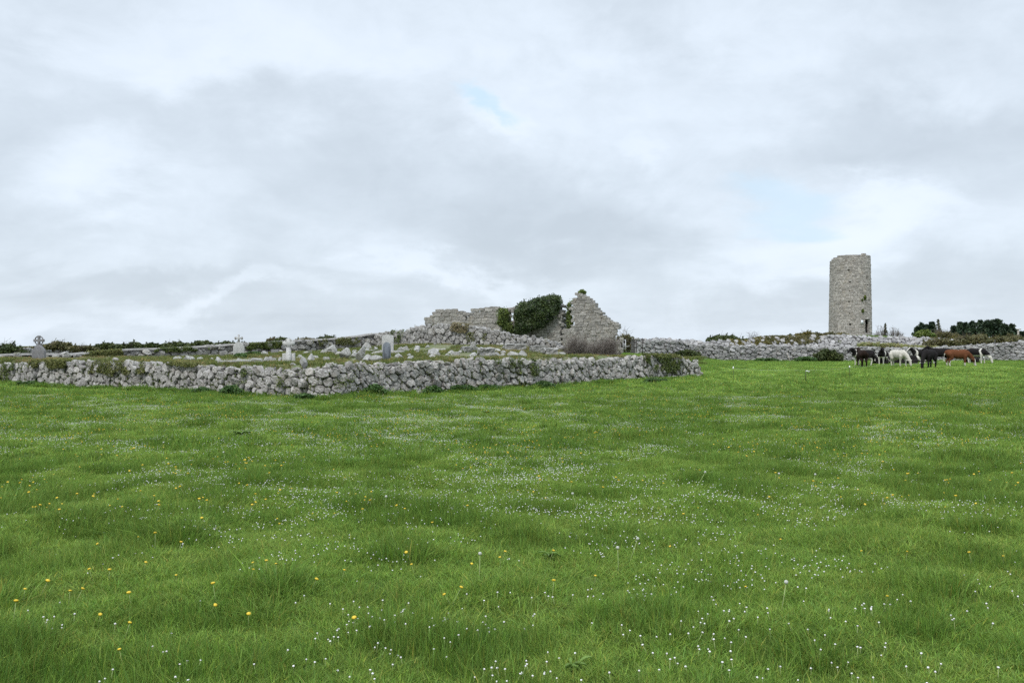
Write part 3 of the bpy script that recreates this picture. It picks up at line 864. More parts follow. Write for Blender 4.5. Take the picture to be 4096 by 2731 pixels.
w5 = stone_wall('tumbled_stone_bank', bank, M['far_stone'], 0.07, 0.17, 0.58, 0.0, 1.2, 1.1, (0.10, 0.19), lambda s, h: 0.38 + 0.55 * (float(fbm(s / 3.5, h * 0.7, 60)) - 0.5) + 0.12 * rng.normal(), gap=0.95, capmoss=0.45, protr=0.06, tries=22)
tag(w5, 'tumbled bank of rubble stones sloping up to the foot of the round tower', 'stone bank')

farw = Path([pt(60, 1400, 92)[:2], pt(440, 1400, 100)[:2]], 0.5, 1)
if np.dot(farw.at(3.0)[1], np.array([0, -1.0])) < 0: farw.N *= -1
farw.profile(lambda x, y: g1(x, y) - 0.1)
farw.tops([(0, 1398), (100, 1392), (250, 1394), (440, 1396)])
farw.top = np.maximum(farw.top, farw.base + 0.5)
w6 = stone_wall('dry_stone_wall', farw, M['far_stone'], 0.09, 0.17, 0.7, 0.0, 0.6, 0.06, (0.13, 0.2), lambda s, h: 0.3, gap=0.95)
tag(w6, 'small distant stone wall under the scrub beyond the ring cross headstone', 'stone wall')


def rough_block(mb, c, size, amt, col=(1, 0.4, 1), ry=0.0, rz=0.0):
    """weathered block: a subdivided box with broken faces"""
    bm = bmesh.new(); bmesh.ops.create_cube(bm, size=1.0); bmesh.ops.subdivide_edges(bm, edges=bm.edges[:], cuts=3, use_grid_fill=True)
    bmesh.ops.triangulate(bm, faces=bm.faces[:]); bm.verts.index_update()
    V = np.array([v.co[:] for v in bm.verts]); F = np.array([[v.index for v in f.verts] for f in bm.faces]); bm.free()
    r = np.linalg.norm(V, axis=1); V = V * np.where(r > 0.8, 0.95, 1.0)[:, None]
    V = V * np.asarray(size) + rng.normal(0, amt, V.shape)
    V = V @ np.array(Euler((0, ry, rz)).to_matrix()).T
    mb.add(V + np.asarray(c), tris=F, col=col)


# ------------------------------------------------------------------ ruined chapel
def z4(x, y): return 1650 + x / 2.613, 1120 + y / 2.613


def chapel():
    root = empty('ruined_chapel', (ux(2240, 66), 66.0, 1.0)); tag(root, 'roofless ruined stone chapel with a broken stepped gable on the rise', 'ruin')
    ro = np.array(root.location[:])

    def wall(A, B, pieces, name='wall', **kw):
        """A, B: the plane's ends as (photo column, distance); pieces: outlines in zoom-4 pixels"""
        a = np.array([ux(*A), A[1]]); b = np.array([ux(*B), B[1]]); dv = (b - a) / np.linalg.norm(b - a); nv = np.array([dv[1], -dv[0]])
        mb = MB(); cm = MB()

        def to(x, y):
            u, v = z4(x, y); k = (u - 2048) / FPX           # ray meets plane a + s*dv
            s = (k * a[1] - a[0]) / (dv[0] - k * dv[1]); Y = a[1] + s * dv[1]
            return (s, vz(v, Y) - ro[2])
        for pc in pieces:
            Q = [to(*p) for p in pc]; masonry(mb, (a[0] - ro[0], a[1] - ro[1], 0), dv, nv, Q, coremb=cm, **kw)
            rz = math.atan2(dv[1], dv[0]); zlow = min(q[1] for q in Q) + 1.2; z2 = sum(q[1] for q in Q) / len(Q)
            for p0, p1 in zip(Q[:-1], Q[1:]):
                if min(p0[1], p1[1]) < zlow or p1[0] <= p0[0] + 0.02: continue
                L = math.hypot(p1[0] - p0[0], p1[1] - p0[1]); n = max(1, int(L / 0.3))
                for q in range(n):
                    f = (q + 0.5) / n; sx = p0[0] + (p1[0] - p0[0]) * f; sz = p0[1] + (p1[1] - p0[1]) * f
                    for dd in (0.14, 0.48):
                        h = rng.uniform(0.14, 0.24); e = rng.normal(0, 0.04)
                        rough_block(mb, (a[0] - ro[0] + dv[0] * (sx + e) - nv[0] * dd, a[1] - ro[1] + dv[1] * (sx + e) - nv[1] * dd, sz - h * rng.uniform(0.55, 0.75)), (rng.uniform(0.26, 0.42), 0.36, h), 0.012, (float(rng.uniform(0.85, 1.2)), 0.45, 1), 0, rz)
        w = mb.build(name, M['church_stone'], root, smooth=False); c = cm.build('mortar_core', M['mortar'], w, smooth=False)
        return a, dv, nv, to
    wall((1700, 71.5), (2060, 68.0), [[(125, 840), (135, 460), (148, 415), (195, 398), (203, 330), (300, 318), (400, 313), (530, 322), (552, 345), (580, 355), (582, 840)]],
         course=(0.2, 0.33), width=(0.3, 0.8), bulge=0.07)
    wall((1700, 71.0), (2060, 67.5), [[(584, 840), (586, 385), (606, 372), (618, 300), (680, 296), (750, 283), (805, 284), (812, 273), (900, 279), (925, 297), (1000, 300), (1019, 292), (1019, 840)],
                                     [(1019, 840), (1019, 462), (1050, 462), (1050, 840)], [(1050, 840), (1050, 300), (1120, 250), (1200, 240), (1200, 840)],
                                     [(1012, 322), (1012, 290), (1050, 282), (1060, 322)]],
         course=(0.2, 0.33), width=(0.3, 0.8), bulge=0.07)
    a, dv, nv, to = wall((2100, 68.0), (2470, 64.8), [
        [(1190, 840), (1190, 300), (1280, 215), (1400, 190), (1500, 180), (1545, 230), (1548, 330), (1560, 345), (1560, 840)],
        [(1560, 840), (1560, 522), (1690, 522), (1690, 840)],
        [(1672, 840), (1668, 420), (1650, 330), (1668, 250), (1690, 190), (1706, 178), (1706, 140), (1750, 130), (1762, 165), (1836, 165), (1842, 205), (1874, 210), (1880, 260), (1910, 264), (1914, 308), (1962, 312),
         (1968, 355), (1995, 375), (2030, 395), (2060, 435), (2090, 432), (2124, 436), (2132, 475), (2142, 482), (2130, 540), (2118, 560), (2120, 840)]],
        course=(0.16, 0.28), width=(0.22, 0.6), bulge=0.06)
    # the side of the window opening that turns towards us
    s0, zt = to(1550, 335); s1, zb = to(1550, 525)
    mb = MB(); og = (a[0] + dv[0] * s0 - ro[0], a[1] + dv[1] * s0 - ro[1], 0)
    masonry(mb, og, -nv, dv, [(0.02, zb), (0.02, zt + 0.1), (0.3, zt + 0.12), (0.7, zt), (1.6, zt - 0.15), (1.6, zb)], course=(0.15, 0.26), width=(0.25, 0.5), bulge=0.1)
    mb.build('window_jamb', M['church_stone'], root)
    return a, dv, nv, to, ro


GA, GD, GN, GTO, RO = chapel()


def ivy_patch(name, label, poly4, Y, n, leaf, mat, thick=0.4, bulge=0.3, front=0.1):
    """ivy over a masonry face; poly4 in zoom-4 pixels"""
    P = np.array([[ux(z4(*p)[0], Y), vz(z4(*p)[1], Y)] for p in poly4]); lo = P.min(0); hi = P.max(0); c = P.mean(0)
    root = empty(name, (c[0], Y, lo[1]))
    S = []
    while len(S) < n:
        q = lo + rng.random((n, 2)) * (hi - lo); q = q[inpoly(q[:, 0], q[:, 1], P)]; S += list(q)
    S = np.array(S[:n])
    # distance to the outline gives the mass its belly
    E = np.concatenate([np.linspace(P[i], P[(i + 1) % len(P)], 12) for i in range(len(P))])
    dist = np.min(np.linalg.norm(S[:, None] - E[None], axis=2), axis=1)
    b = np.minimum(dist, 0.6) / 0.6; lump = fbm(S[:, 0] / 0.6, S[:, 1] / 0.6, 4)
    side = np.where(rng.random(n) < 0.72, -1.0, 1.0)
    off = front + (0.12 + bulge * np.sqrt(b)) * (0.5 + lump) * (0.75 + 0.25 * rng.random(n))
    y = np.where(side < 0, -off, thick + off * 0.8)
    edge = dist < 0.14; y = np.where(edge, rng.uniform(-0.2, thick + 0.1, n), y)
    pts = np.column_stack([S[:, 0] - c[0] + rng.normal(0, 1, n) * np.where(rng.random(n) < 0.2, 0.12, 0.03), y, S[:, 1] - lo[1] + rng.normal(0, 1, n) * np.where(rng.random(n) < 0.2, 0.12, 0.03)])
    mb = MB(); leaves(mb, pts, leaf, np.column_stack([0 * y, side * 1.0, 0 * y + 0.7]), 0.7, 1.4, (0.5, 1.7))
    mb.build('foliage', mat, root)
    return tag(root, label, 'ivy')


IVY = [(1066, 462), (1068, 320), (1078, 290), (1130, 232), (1200, 228), (1240, 212), (1290, 188), (1340, 184), (1400, 168), (1500, 158), (1542, 172), (1560, 208), (1554, 290), (1530, 348), (1490, 400), (1450, 432), (1370, 488), (1300, 508), (1250, 520), (1200, 560), (1160, 578), (1060, 548)]
ivy_patch('ivy', 'dense dark ivy hump overgrowing the broken chapel gable', IVY, 67.2, 15000, 0.105, M['ivy'], 0.9, 0.55, 0.35)
ivy_patch('ivy', 'lighter ivy on the chapel wall left of the narrow slit', [(905, 300), (960, 296), (990, 302), (1002, 330), (1004, 440), (1040, 470), (1060, 550), (1010, 540), (960, 505), (890, 460), (900, 400)], 67.2, 2600, 0.10, M['ivy_light'], 0.5, 0.2, 0.12)
ivy_patch('ivy', 'yellow green ivy strip hanging in the chapel window opening', [(1625, 250), (1690, 195), (1705, 215), (1668, 260), (1652, 330), (1672, 400), (1682, 470), (1660, 520), (1620, 515), (1612, 400), (1618, 300)], 66.9, 1200, 0.09, M['ivy_light'], 0.5, 0.15, 0.1)
bush('shrub', 'small leafy shrub sprouting from the top of the chapel gable', 'shrub', z4(1740, 0)[0], z4(1805, 0)[0], z4(0, 92)[1], z4(0, 158)[1], 67.6, M['scrub_green'], 0.09, 420, 0.5, 4)


# ------------------------------------------------------------------ round tower
def tower():
    cx, cy = TOWER; Rb, Rt = 2.76, 2.56; zb = vz(1338, 120); root = empty('round_tower', (cx, cy, zb))
    tag(root, 'tall roofless round stone tower with a small doorway at its foot', 'tower')
    K = 4.127
    prof = np.array([(265, 225), (290, 215), (345, 212), (350, 182), (400, 170), (470, 147), (570, 140), (660, 150), (750, 160), (810, 150), (865, 134), (895, 150), (965, 150), (990, 150)])

    def zz(y): return vz(980 + y / K, cy - Rb) - zb
    H = zz(134)

    TC = -math.atan2(cx, cy)                     # the bearing that faces the camera

    def topz(th):
        th = th - TC; s = math.sin(th)
        return zz(float(np.interp(628 + s * 340, prof[:, 0], prof[:, 1]))) - (0.15 if math.cos(th) < 0 else 0)
    rad = lambda z: Rb + (Rt - Rb) * z / H
    def ang(x): return TC + math.asin(max(-1, min(1, (x - 628) / 350)))
    holes = [(ang(a), ang(b), zz(d), zz(c)) for (a, b, c, d) in (
        (862, 934, 1222, 1446), (612, 636, 1290, 1335), (592, 616, 395, 420), (614, 636, 592, 616), (606, 628, 748, 772), (598, 620, 928, 950), (608, 622, 1112, 1140),
        (446, 462, 236, 278), (552, 566, 234, 272), (672, 690, 228, 275), (374, 388, 1088, 1106), (900, 916, 500, 560), (912, 930, 636, 680))]
    inh = lambda th, z: any(a <= th <= b and c <= z <= d for a, b, c, d in holes)
    mb = MB(); polys = []; z = -0.6
    while z < H:
        h = rng.uniform(0.14, 0.235); th = -math.pi + rng.uniform(0, 0.1)
        while th < math.pi:
            w = rng.uniform(0.24, 0.66) / Rb; c = th + w / 2
            if z + h / 2 < topz(c) and not inh(c, z + h / 2) and not inh(th + 0.01, z + h / 2) and not inh(th + w - 0.01, z + h / 2):
                j = lambda: rng.normal(0, 0.010)
                a, b = th * Rb, (th + w) * Rb
                polys.append(np.array([[a + j(), z + j()], [(a + b) / 2, z + j()], [b + j(), z + j()], [b + j(), z + h + j()], [(a + b) / 2, z + h + j()], [a + j(), z + h + j()]]))
            th += w
        z += h

    def place(s, zq, d):
        t = s / Rb; r = rad(zq) + d
        return np.column_stack([np.sin(t) * r, -np.cos(t) * r, zq])
    emit_stones(mb, polys, place, bulge=0.05, depth=0.25, protr=0.014, gap=0.98, noise=0.02, tilt=0.02)
    mb.build('masonry', M['tower_stone'], root, smooth=False)
    # mortar shell with real openings, and an inner face: the tower is hollow
    mb = MB(); nt, nz = 220, 150
    ts = np.linspace(-math.pi, math.pi, nt); zs = np.linspace(-0.8, H, nz)
    for (dr, flip) in ((-0.02, 1), (-0.95, -1)):
        V = np.array([[math.sin(t) * (rad(q) + dr), -math.cos(t) * (rad(q) + dr), min(q, topz(t) - 0.1)] for q in zs for t in ts]); Q = []
        for i in range(nz - 1):
            for k in range(nt - 1):
                t = (ts[k] + ts[k + 1]) / 2; q = (zs[i] + zs[i + 1]) / 2
                if q > topz(t) or (inh(t, q) and dr > -0.5): continue
                f = [i * nt + k, i * nt + k + 1, (i + 1) * nt + k + 1, (i + 1) * nt + k]; Q.append(f if flip > 0 else f[::-1])
        mb.add(V, quads=Q, col=(0.85, 0.5, 1))
    mb.build('mortar_shell', M['mortar'], root)
    # timber lintel over the door, and the doorway's deep sides
    a, b, c, d = holes[0]; mb = MB()
    for t in (a - 0.03, b):
        for zq in np.arange(c, d, 0.28):
            wq = rng.uniform(0.2, 0.34); r = Rb - 0.17; mb.box((math.sin(t) * r, -math.cos(t) * r, zq + 0.13), (wq, 0.3, 0.25), t, col=(rng.uniform(0.8, 1.2), 0.4, 1))
    for zq in (d + 0.05,):
        t = (a + b) / 2; r = Rb - 0.35; mb.box((math.sin(t) * r, -math.cos(t) * r, zq), (0.75, 0.8, 0.18), t, col=(0.9, 0.4, 1))
    mb.build('doorway', M['tower_stone'], root)
    t = ang(812); r = rad(zz(1270)) + 0.07; w = 43 / K * 117 / FPX / math.cos(t)
    mb = MB(); mb.box((math.sin(t) * r, -math.cos(t) * r, zz(1270)), (w, 0.05, zz(1240) - zz(1300)), t)
    mb.build('notice_board', M['notice'], root)
    for (x, y, n, s) in ((862, 868, 160, 0.32), (824, 1082, 160, 0.26), (818, 904, 70, 0.15)):
        t = ang(x); r = rad(zz(y)) + 0.1; o = empty('wall_plant', (cx + math.sin(t) * r, cy - math.cos(t) * r, zb + zz(y)))
        P, dd = lump_points([(0, 0, 0, s * 0.55, s * 0.5, s)], n); mb = MB(); leaves(mb, P, 0.12, dd)
        mb.build('foliage', M['scrub_green'], o)
        tag(o, {868: 'taller green plant growing high on the tower wall above the doorway', 1082: 'green tuft growing on the tower wall just above the doorway', 904: 'smallest green tuft beside the taller plant on the tower wall'}[y], 'plant')


tower()


# ------------------------------------------------------------------ headstones, tombs and rough markers
def smooth_arc(cx, cz, r, a0, a1, n=10):
    return [(cx + r * math.cos(a), cz + r * math.sin(a)) for a in np.linspace(a0, a1, n)]


def stone_at(u, v, Y, rz=0.0, name='headstone'):
    return empty(name, (ux(u, Y), Y, vz(v, Y)), rz)


def bevel(o, w=0.012):
    m = o.modifiers.new('edge', 'BEVEL'); m.width = w; m.segments = 2; m.limit_method = 'ANGLE'; m.angle_limit = R(40)


def ring_cross(mb, z0, H, arm, w, t, ring, col=(1, 0.3, 1)):
    """celtic cross head: shaft and arms flaring a little, with a pierced ring"""
    cz = z0 + H * 0.52; hw = w / 2; fl = hw * 1.25
    P = [(-hw * 1.15, z0), (hw * 1.15, z0), (hw, cz - hw), (arm, cz - fl), (arm, cz + fl), (hw, cz + hw), (fl, z0 + H), (-fl, z0 + H), (-hw, cz + hw), (-arm, cz + fl), (-arm, cz - fl), (-hw, cz - hw)]
    mb.prism(P, -t / 2, t / 2, col=col)
    n = 40; ro, ri = ring, ring * 0.85; t2 = t * 0.36
    V = []; q = []
    for i in range(n):
        a = 2 * math.pi * i / n
        for (r, y) in ((ro, -t2), (ro, t2), (ri, t2), (ri, -t2)): V.append((r * math.cos(a), y, cz + r * math.sin(a)))
    for i in range(n):
        for k in range(4):
            q.append([i * 4 + k, i * 4 + (k + 1) % 4, ((i + 1) % n) * 4 + (k + 1) % 4, ((i + 1) % n) * 4 + k])
    mb.add(V, quads=q, col=col)


def graves():
    # grey ring cross on a shouldered slab, far left
    Y = 42.5; s = Y / FPX; r = stone_at(156, 1450, Y, R(-8)); base = vz(1450, Y)
    top = (1450 - 1342) * s; mb = MB(); w = 27 * s; h = (1450 - 1383) * s
    mb.prism([(-w, -0.3), (w, -0.3), (w, h * 0.68)] + [(w * 0.93, h * 0.78), (w * 0.60, h * 0.92), (w * 0.32, h * 1.06), (-w * 0.32, h * 1.06), (-w * 0.60, h * 0.92), (-w * 0.93, h * 0.78)] + [(-w, h * 0.68)], -0.07, 0.07, col=(1, 0.3, 1))
    bevel(mb.build('slab', M['slate_grey'], r))
    mb = MB(); ring_cross(mb, h * 1.0, top - h, 22.5 * s, 8.5 * s, 0.09, 19 * s); bevel(mb.build('ring_cross', M['slate_grey'], r), 0.008)
    tag(r, 'smooth grey headstone topped by a pierced ring cross, at the left end', 'headstone')
    # trefoil cross on a pointed slab, whitened by lichen
    Y = 47; s = Y / FPX; r = stone_at(955, 1425, Y, R(10)); top = (1425 - 1338) * s; w = 21.5 * s; h = (1425 - 1368) * s
    mb = MB(); mb.prism([(-w, -0.3), (w, -0.3), (w, h * 0.66), (w * 0.8, h * 0.84), (w * 0.35, h), (-w * 0.35, h), (-w * 0.8, h * 0.84), (-w, h * 0.66)], -0.07, 0.07, col=(1, 0.3, 1))
    bevel(mb.build('slab', M['lichen_head'], r))
    mb = MB(); cz = h + (top - h) * 0.52; a = 12 * s; hw = 3.2 * s
    mb.prism([(-hw * 1.6, h * 0.96), (hw * 1.6, h * 0.96), (hw, cz - hw), (a, cz - hw), (a, cz + hw), (hw, cz + hw), (hw, top - 3 * s), (-hw, top - 3 * s), (-hw, cz + hw), (-a, cz + hw), (-a, cz - hw), (-hw, cz - hw)], -0.05, 0.05, col=(1, 0.3, 1))
    for (px, pz) in ((-a - 1.2 * s, cz), (a + 1.2 * s, cz), (0, top - 3 * s), (-a, cz + 3 * s), (a, cz + 3 * s), (-a, cz - 3 * s), (a, cz - 3 * s)):
        mb.prism(smooth_arc(px, pz, 3.6 * s, 0, 2 * math.pi * 0.95, 12), -0.049, 0.051, col=(1, 0.3, 1))
    mb.build('trefoil_cross', M['lichen_head'], r)
    tag(r, 'lichen spotted headstone with a lobed cross beside two dark shrubs', 'headstone')
    # white ring cross close behind the near wall
    Y = 33.5; s = Y / FPX; r = stone_at(1155, 1472, Y, R(6)); top = (1472 - 1354) * s
    mb = MB(); w = 24 * s; h = (1472 - 1412) * s
    mb.prism([(-w, -0.2), (w, -0.2), (w * 1.02, h * 0.98), (w * 0.45, h), (w * 0.42, h * 0.94), (-w * 0.42, h * 0.94), (-w * 0.45, h), (-w * 1.02, h * 0.98)], -0.06, 0.10, col=(1.1, 0.3, 1))
    bevel(mb.build('slab', M['lichen_head'], r))
    mb = MB(); mb.prism([(-15 * s, -0.2), (15 * s, -0.2), (8 * s, h * 1.36), (-8 * s, h * 1.36)], -0.12, 0.0, col=(1.1, 0.3, 1))
    mb.build('shaft', M['lichen_head'], r)
    mb = MB(); ring_cross(mb, h * 1.3, top - h * 1.3, 23 * s, 13 * s, 0.16, 19 * s, (1.3, 0.3, 1)); mb.build('ring_cross', M['lichen_head'], r)
    tag(r, 'white lichen covered ring cross with a tapering shaft against a broad slab', 'headstone')
    # smooth blue grey pointed headstone
    Y = 34.5; s = Y / FPX; r = stone_at(1547, 1446, Y, R(4)); w = 16 * s; h = (1446 - 1368) * s
    L = [(-w * (1 - 0.0), -0.3), (w, -0.3)]
    L += [(w, h * 0.70)] + [(w * math.cos(a) ** 0.8, h * 0.70 + h * 0.30 * math.sin(a)) for a in np.linspace(0.1, 1.5, 9)] + [(-w * math.cos(a) ** 0.8, h * 0.70 + h * 0.30 * math.sin(a)) for a in np.linspace(1.5, 0.1, 9)] + [(-w, h * 0.70)]
    mb = MB(); mb.prism(L, -0.06, 0.06, col=(1, 0.3, 1)); bevel(mb.build('slab', M['blue_grey'], r), 0.015)
    mb = MB(); i = 0.80; mb.prism([(-w * i, -0.2), (w * i, -0.2), (w * i, h * 0.62)] + smooth_arc(0, h * 0.62, w * i, 0.15, math.pi - 0.15, 9) + [(-w * i, h * 0.62)], -0.075, -0.05, col=(0.72, 0.3, 1))
    mb.build('inscription_panel', M['blue_grey'], r)
    tag(r, 'smooth blue grey headstone with a pointed arch top and darker panel', 'headstone')
    # tall square headstone on a stepped plinth
    Y = 43; s = Y / FPX; r = stone_at(1551, 1412, Y, R(5)); w = 23.5 * s; h = (1412 - 1339) * s
    mb = MB(); mb.prism([(-w, -0.2), (w * 0.96, -0.2), (w, h * 0.94), (w * 0.7, h), (w * 0.2, h * 0.985), (-w * 0.5, h), (-w * 0.95, h * 0.95)], -0.08, 0.08, col=(0.95, 0.3, 1)); bevel(mb.build('slab', M['lichen_head'], r))
    mb = MB(); mb.box((0.25, -0.1, 0.02), (1.1, 0.8, 0.22), col=(1.2, 0.3, 1)); mb.box((0.3, -0.35, -0.18), (1.5, 1.2, 0.22), col=(1.2, 0.3, 1)); mb.build('plinth', M['grave_stone'], r)
    tag(r, 'tall square topped headstone on a stepped plinth behind the blue grey one', 'headstone')
    # small rectangular slab near the back wall
    Y = 50; s = Y / FPX; r = stone_at(1100, 1422, Y, R(-6)); w = 14.5 * s; h = 24 * s
    mb = MB(); mb.prism([(-w * 0.96, -0.2), (w * 0.96, -0.2), (w, h), (-w, h * 0.98)], -0.06, 0.06, col=(1, 0.3, 1)); bevel(mb.build('slab', M['slate_grey'], r))
    tag(r, 'small plain rectangular grey headstone left of the white ring cross', 'headstone')
    # small dark upright slab
    Y = 46; s = Y / FPX; r = stone_at(888, 1428, Y, R(8)); mb = MB(); mb.prism([(-9 * s, -0.2), (9 * s, -0.2), (9 * s, 22 * s), (-8 * s, 24 * s)], -0.06, 0.06, col=(0.7, 0.4, 1)); bevel(mb.build('slab', M['mid_stone'], r))
    tag(r, 'short dark upright slab left of the lobed cross headstone', 'headstone')
    # low ledger slab behind the near wall
    Y = 34; r = stone_at(968, 1452, Y, R(-32), 'ledger_slab'); mb = MB(); mb.box((0, 0, 0.06), (0.8, 1.7, 0.10), col=(1.1, 0.35, 1)); bevel(mb.build('slab', M['grave_stone'], r), 0.02)
    mb = MB(); mb.box((0, 0, -0.15), (0.68, 1.55, 0.32), col=(0.7, 0.4, 1)); mb.build('base', M['grave_stone'], r)
    tag(r, 'flat tilted ledger slab lying just behind the near wall', 'grave slab')
    # thin iron cross
    Y = 47; s = Y / FPX; r = stone_at(1446, 1395, Y, 0, 'iron_cross'); mb = MB()
    mb.tube([(0, 0, -0.2), (0, 0, 46 * s)], 0.018, 6); mb.tube([(-8 * s, 0, 36 * s), (8 * s, 0, 36 * s)], 0.016, 6); mb.build('cross', M['dark_metal'], r)
    tag(r, 'thin rusty iron cross standing among the rough grave markers', 'cross')
    # box tombs
    for (u0, u1, vt, vb, lab) in (
            (1852, 1893, 1387, 1412, 'small square box tomb of grey slabs on the churchyard slope'),
            (1920, 1982, 1391, 1428, 'pale box tomb with a grassy hollow top near the middle of the yard'),
            (2021, 2106, 1375, 1404, 'wide low tomb against the foot of the sloping wall'),
            (2187, 2234, 1393, 1427, 'squat pale block tomb beside the bare bushes'),
            (2128, 2192, 1383, 1396, 'thin flat table slab between the wide tomb and the block tomb')):
        x, Y = on_yard((u0 + u1) / 2, vb - 2); s = Y / FPX; r = empty('box_tomb', (x, Y, vz(vb, Y)), R(12)); w = (u1 - u0) * s; h = (vb - vt) * s
        mb = MB(); rough_block(mb, (0, 0.40, h * 0.42 - 0.1), (w * 0.96, 0.8, h * 0.84 + 0.2), 0.05 * min(w, h) + 0.012, (0.9, 0.42, 1)); mb.build('chest', M['grave_stone'], r, smooth=False)
        mb = MB(); rough_block(mb, (0.03, 0.42, h * 0.92), (w * 0.93, 0.86, h * 0.16), 0.04 * h + 0.008, (1.1, 0.40, 1)); mb.build('lid', M['grave_stone'], r, smooth=False)
        tag(r, lab, 'tomb')
    # rough unhewn markers: (zoom x, y of foot, width, height) read from two enlargements
    A = [(140, 535, 50, 26), (185, 545, 50, 42), (240, 548, 70, 62), (370, 552, 132, 80), (510, 548, 60, 38), (675, 556, 60, 55), (755, 580, 76, 85), (1025, 556, 46, 46), (1290, 590, 140, 95),
         (1470, 572, 140, 76), (1575, 580, 60, 90), (1835, 510, 52, 55), (1905, 620, 90, 130), (1992, 565, 70, 110), (2060, 510, 60, 40), (2220, 560, 74, 72), (1935, 460, 55, 30), (2150, 450, 70, 60),
         (2240, 446, 100, 72), (2330, 470, 50, 105), (1380, 478, 90, 65), (600, 590, 72, 30), (1600, 440, 70, 40), (820, 560, 40, 30), (1120, 470, 60, 26)]
    B = [(60, 445, 104, 84), (145, 455, 62, 84), (180, 478, 92, 66), (260, 530, 124, 115), (385, 510, 74, 66), (450, 550, 86, 165), (560, 570, 116, 116), (380, 395, 44, 62), (550, 388, 84, 84),
         (555, 430, 60, 60), (690, 416, 48, 64), (745, 446, 42, 52), (680, 462, 130, 46), (690, 565, 124, 66), (740, 530, 62, 56), (1000, 440, 62, 74), (1072, 440, 92, 86), (1237, 430, 62, 84), (1240, 448, 48, 40),
         (1110, 490, 64, 34), (1010, 520, 72, 66), (1160, 550, 74, 52), (1450, 438, 84, 48), (1420, 490, 72, 64), (1440, 520, 100, 72), (1530, 480, 44, 44), (1550, 422, 92, 44), (1690, 462, 74, 56), (1780, 468, 78, 56),
         (1650, 478, 54, 30), (2022, 408, 62, 66), (1980, 505, 74, 58), (2310, 490, 54, 64), (640, 430, 50, 40), (900, 470, 60, 30), (960, 500, 60, 44), (1320, 440, 60, 34), (1370, 370, 44, 28), (1830, 440, 50, 40), (2200, 470, 60, 40)]
    C = [(880, 800, 46, 50), (940, 805, 60, 50), (1060, 808, 110, 64), (1140, 810, 70, 70), (960, 770, 52, 40), (45, 760, 64, 80), (185, 800, 86, 80), (210, 765, 74, 50), (290, 750, 90, 34), (270, 790, 40, 40),
         (650, 745, 50, 70), (900, 755, 70, 40), (620, 810, 60, 48), (1350, 750, 40, 22), (1560, 790, 60, 40)]
    named = {('A', 8): 'large wedge shaped grave marker leaning right, behind the near wall', ('A', 12): 'upright white marker just right of the white ring cross', ('A', 3): 'broad white rough boulder marker left of the lobed cross',
             ('B', 5): 'tallest rough upright marker, leaning left near the wall corner', ('B', 3): 'slanting slab marker beside the tallest rough upright', ('B', 6): 'cluster like jagged marker just right of the tallest rough upright',
             ('A', 9): 'long white lying boulder left of the white ring cross', ('B', 17): 'upright pointed marker alone on the grassy slope'}
    k = 0
    for key, lst, (u0, v0, sc) in (('A', A, (650, 1280, 3.36)), ('B', B, (1300, 1280, 3.36)), ('C', C, (1650, 1120, 2.613))):
        for i, (x, y, w, h) in enumerate(lst):
            u = u0 + x / sc; v = v0 + y / sc; X, Y = on_yard(u, v); s = Y / FPX / sc
            V = BP3[int(rng.integers(8))] * np.array([w * s * 0.95, max(0.2, 0.7 * min(w, h) * s), h * s * 1.12])
            a = rng.normal(0, 0.16, 3); V = V @ np.array(Euler((a[0], a[1], rng.uniform(-0.5, 0.5))).to_matrix()).T
            V[:, 2] += h * s * 0.46
            mb = MB(); mb.add(V, tris=BF3, col=(float(rng.uniform(0.95, 1.3)), 0.30, 1)); o = mb.build('grave_marker', M['grave_stone'], smooth=False)
            o.location = (X, Y, y1(X, Y) - 0.03)
            tag(o, named.get((key, i), 'rough unhewn white limestone marker standing in the churchyard grass'), 'grave marker', 'rough grave markers in the churchyard')
    # scattered small rubble too numerous to count
    mb = MB()
    for _ in range(600):
        a, b = rng.uniform(0.8, 24.5), rng.uniform(0.8, 25); X = C0 + E1 * a + E2 * b
        if fbm(X[0] / 3, X[1] / 3, 66) < 0.44: continue
        w = 0.035 + 0.09 * rng.random() ** 2; g = rng.uniform(0.65, 1.15)
        blob(mb, (X[0], X[1], y1(X[0], X[1]) + w * 0.2), (w * 1.2, w, w * 0.7), 0.3, (g, 0.42, 1))
    tag(mb.build('rubble', M['grave_stone']), 'small loose stones scattered over the churchyard ground', 'rubble', None, 'stuff')


graves()

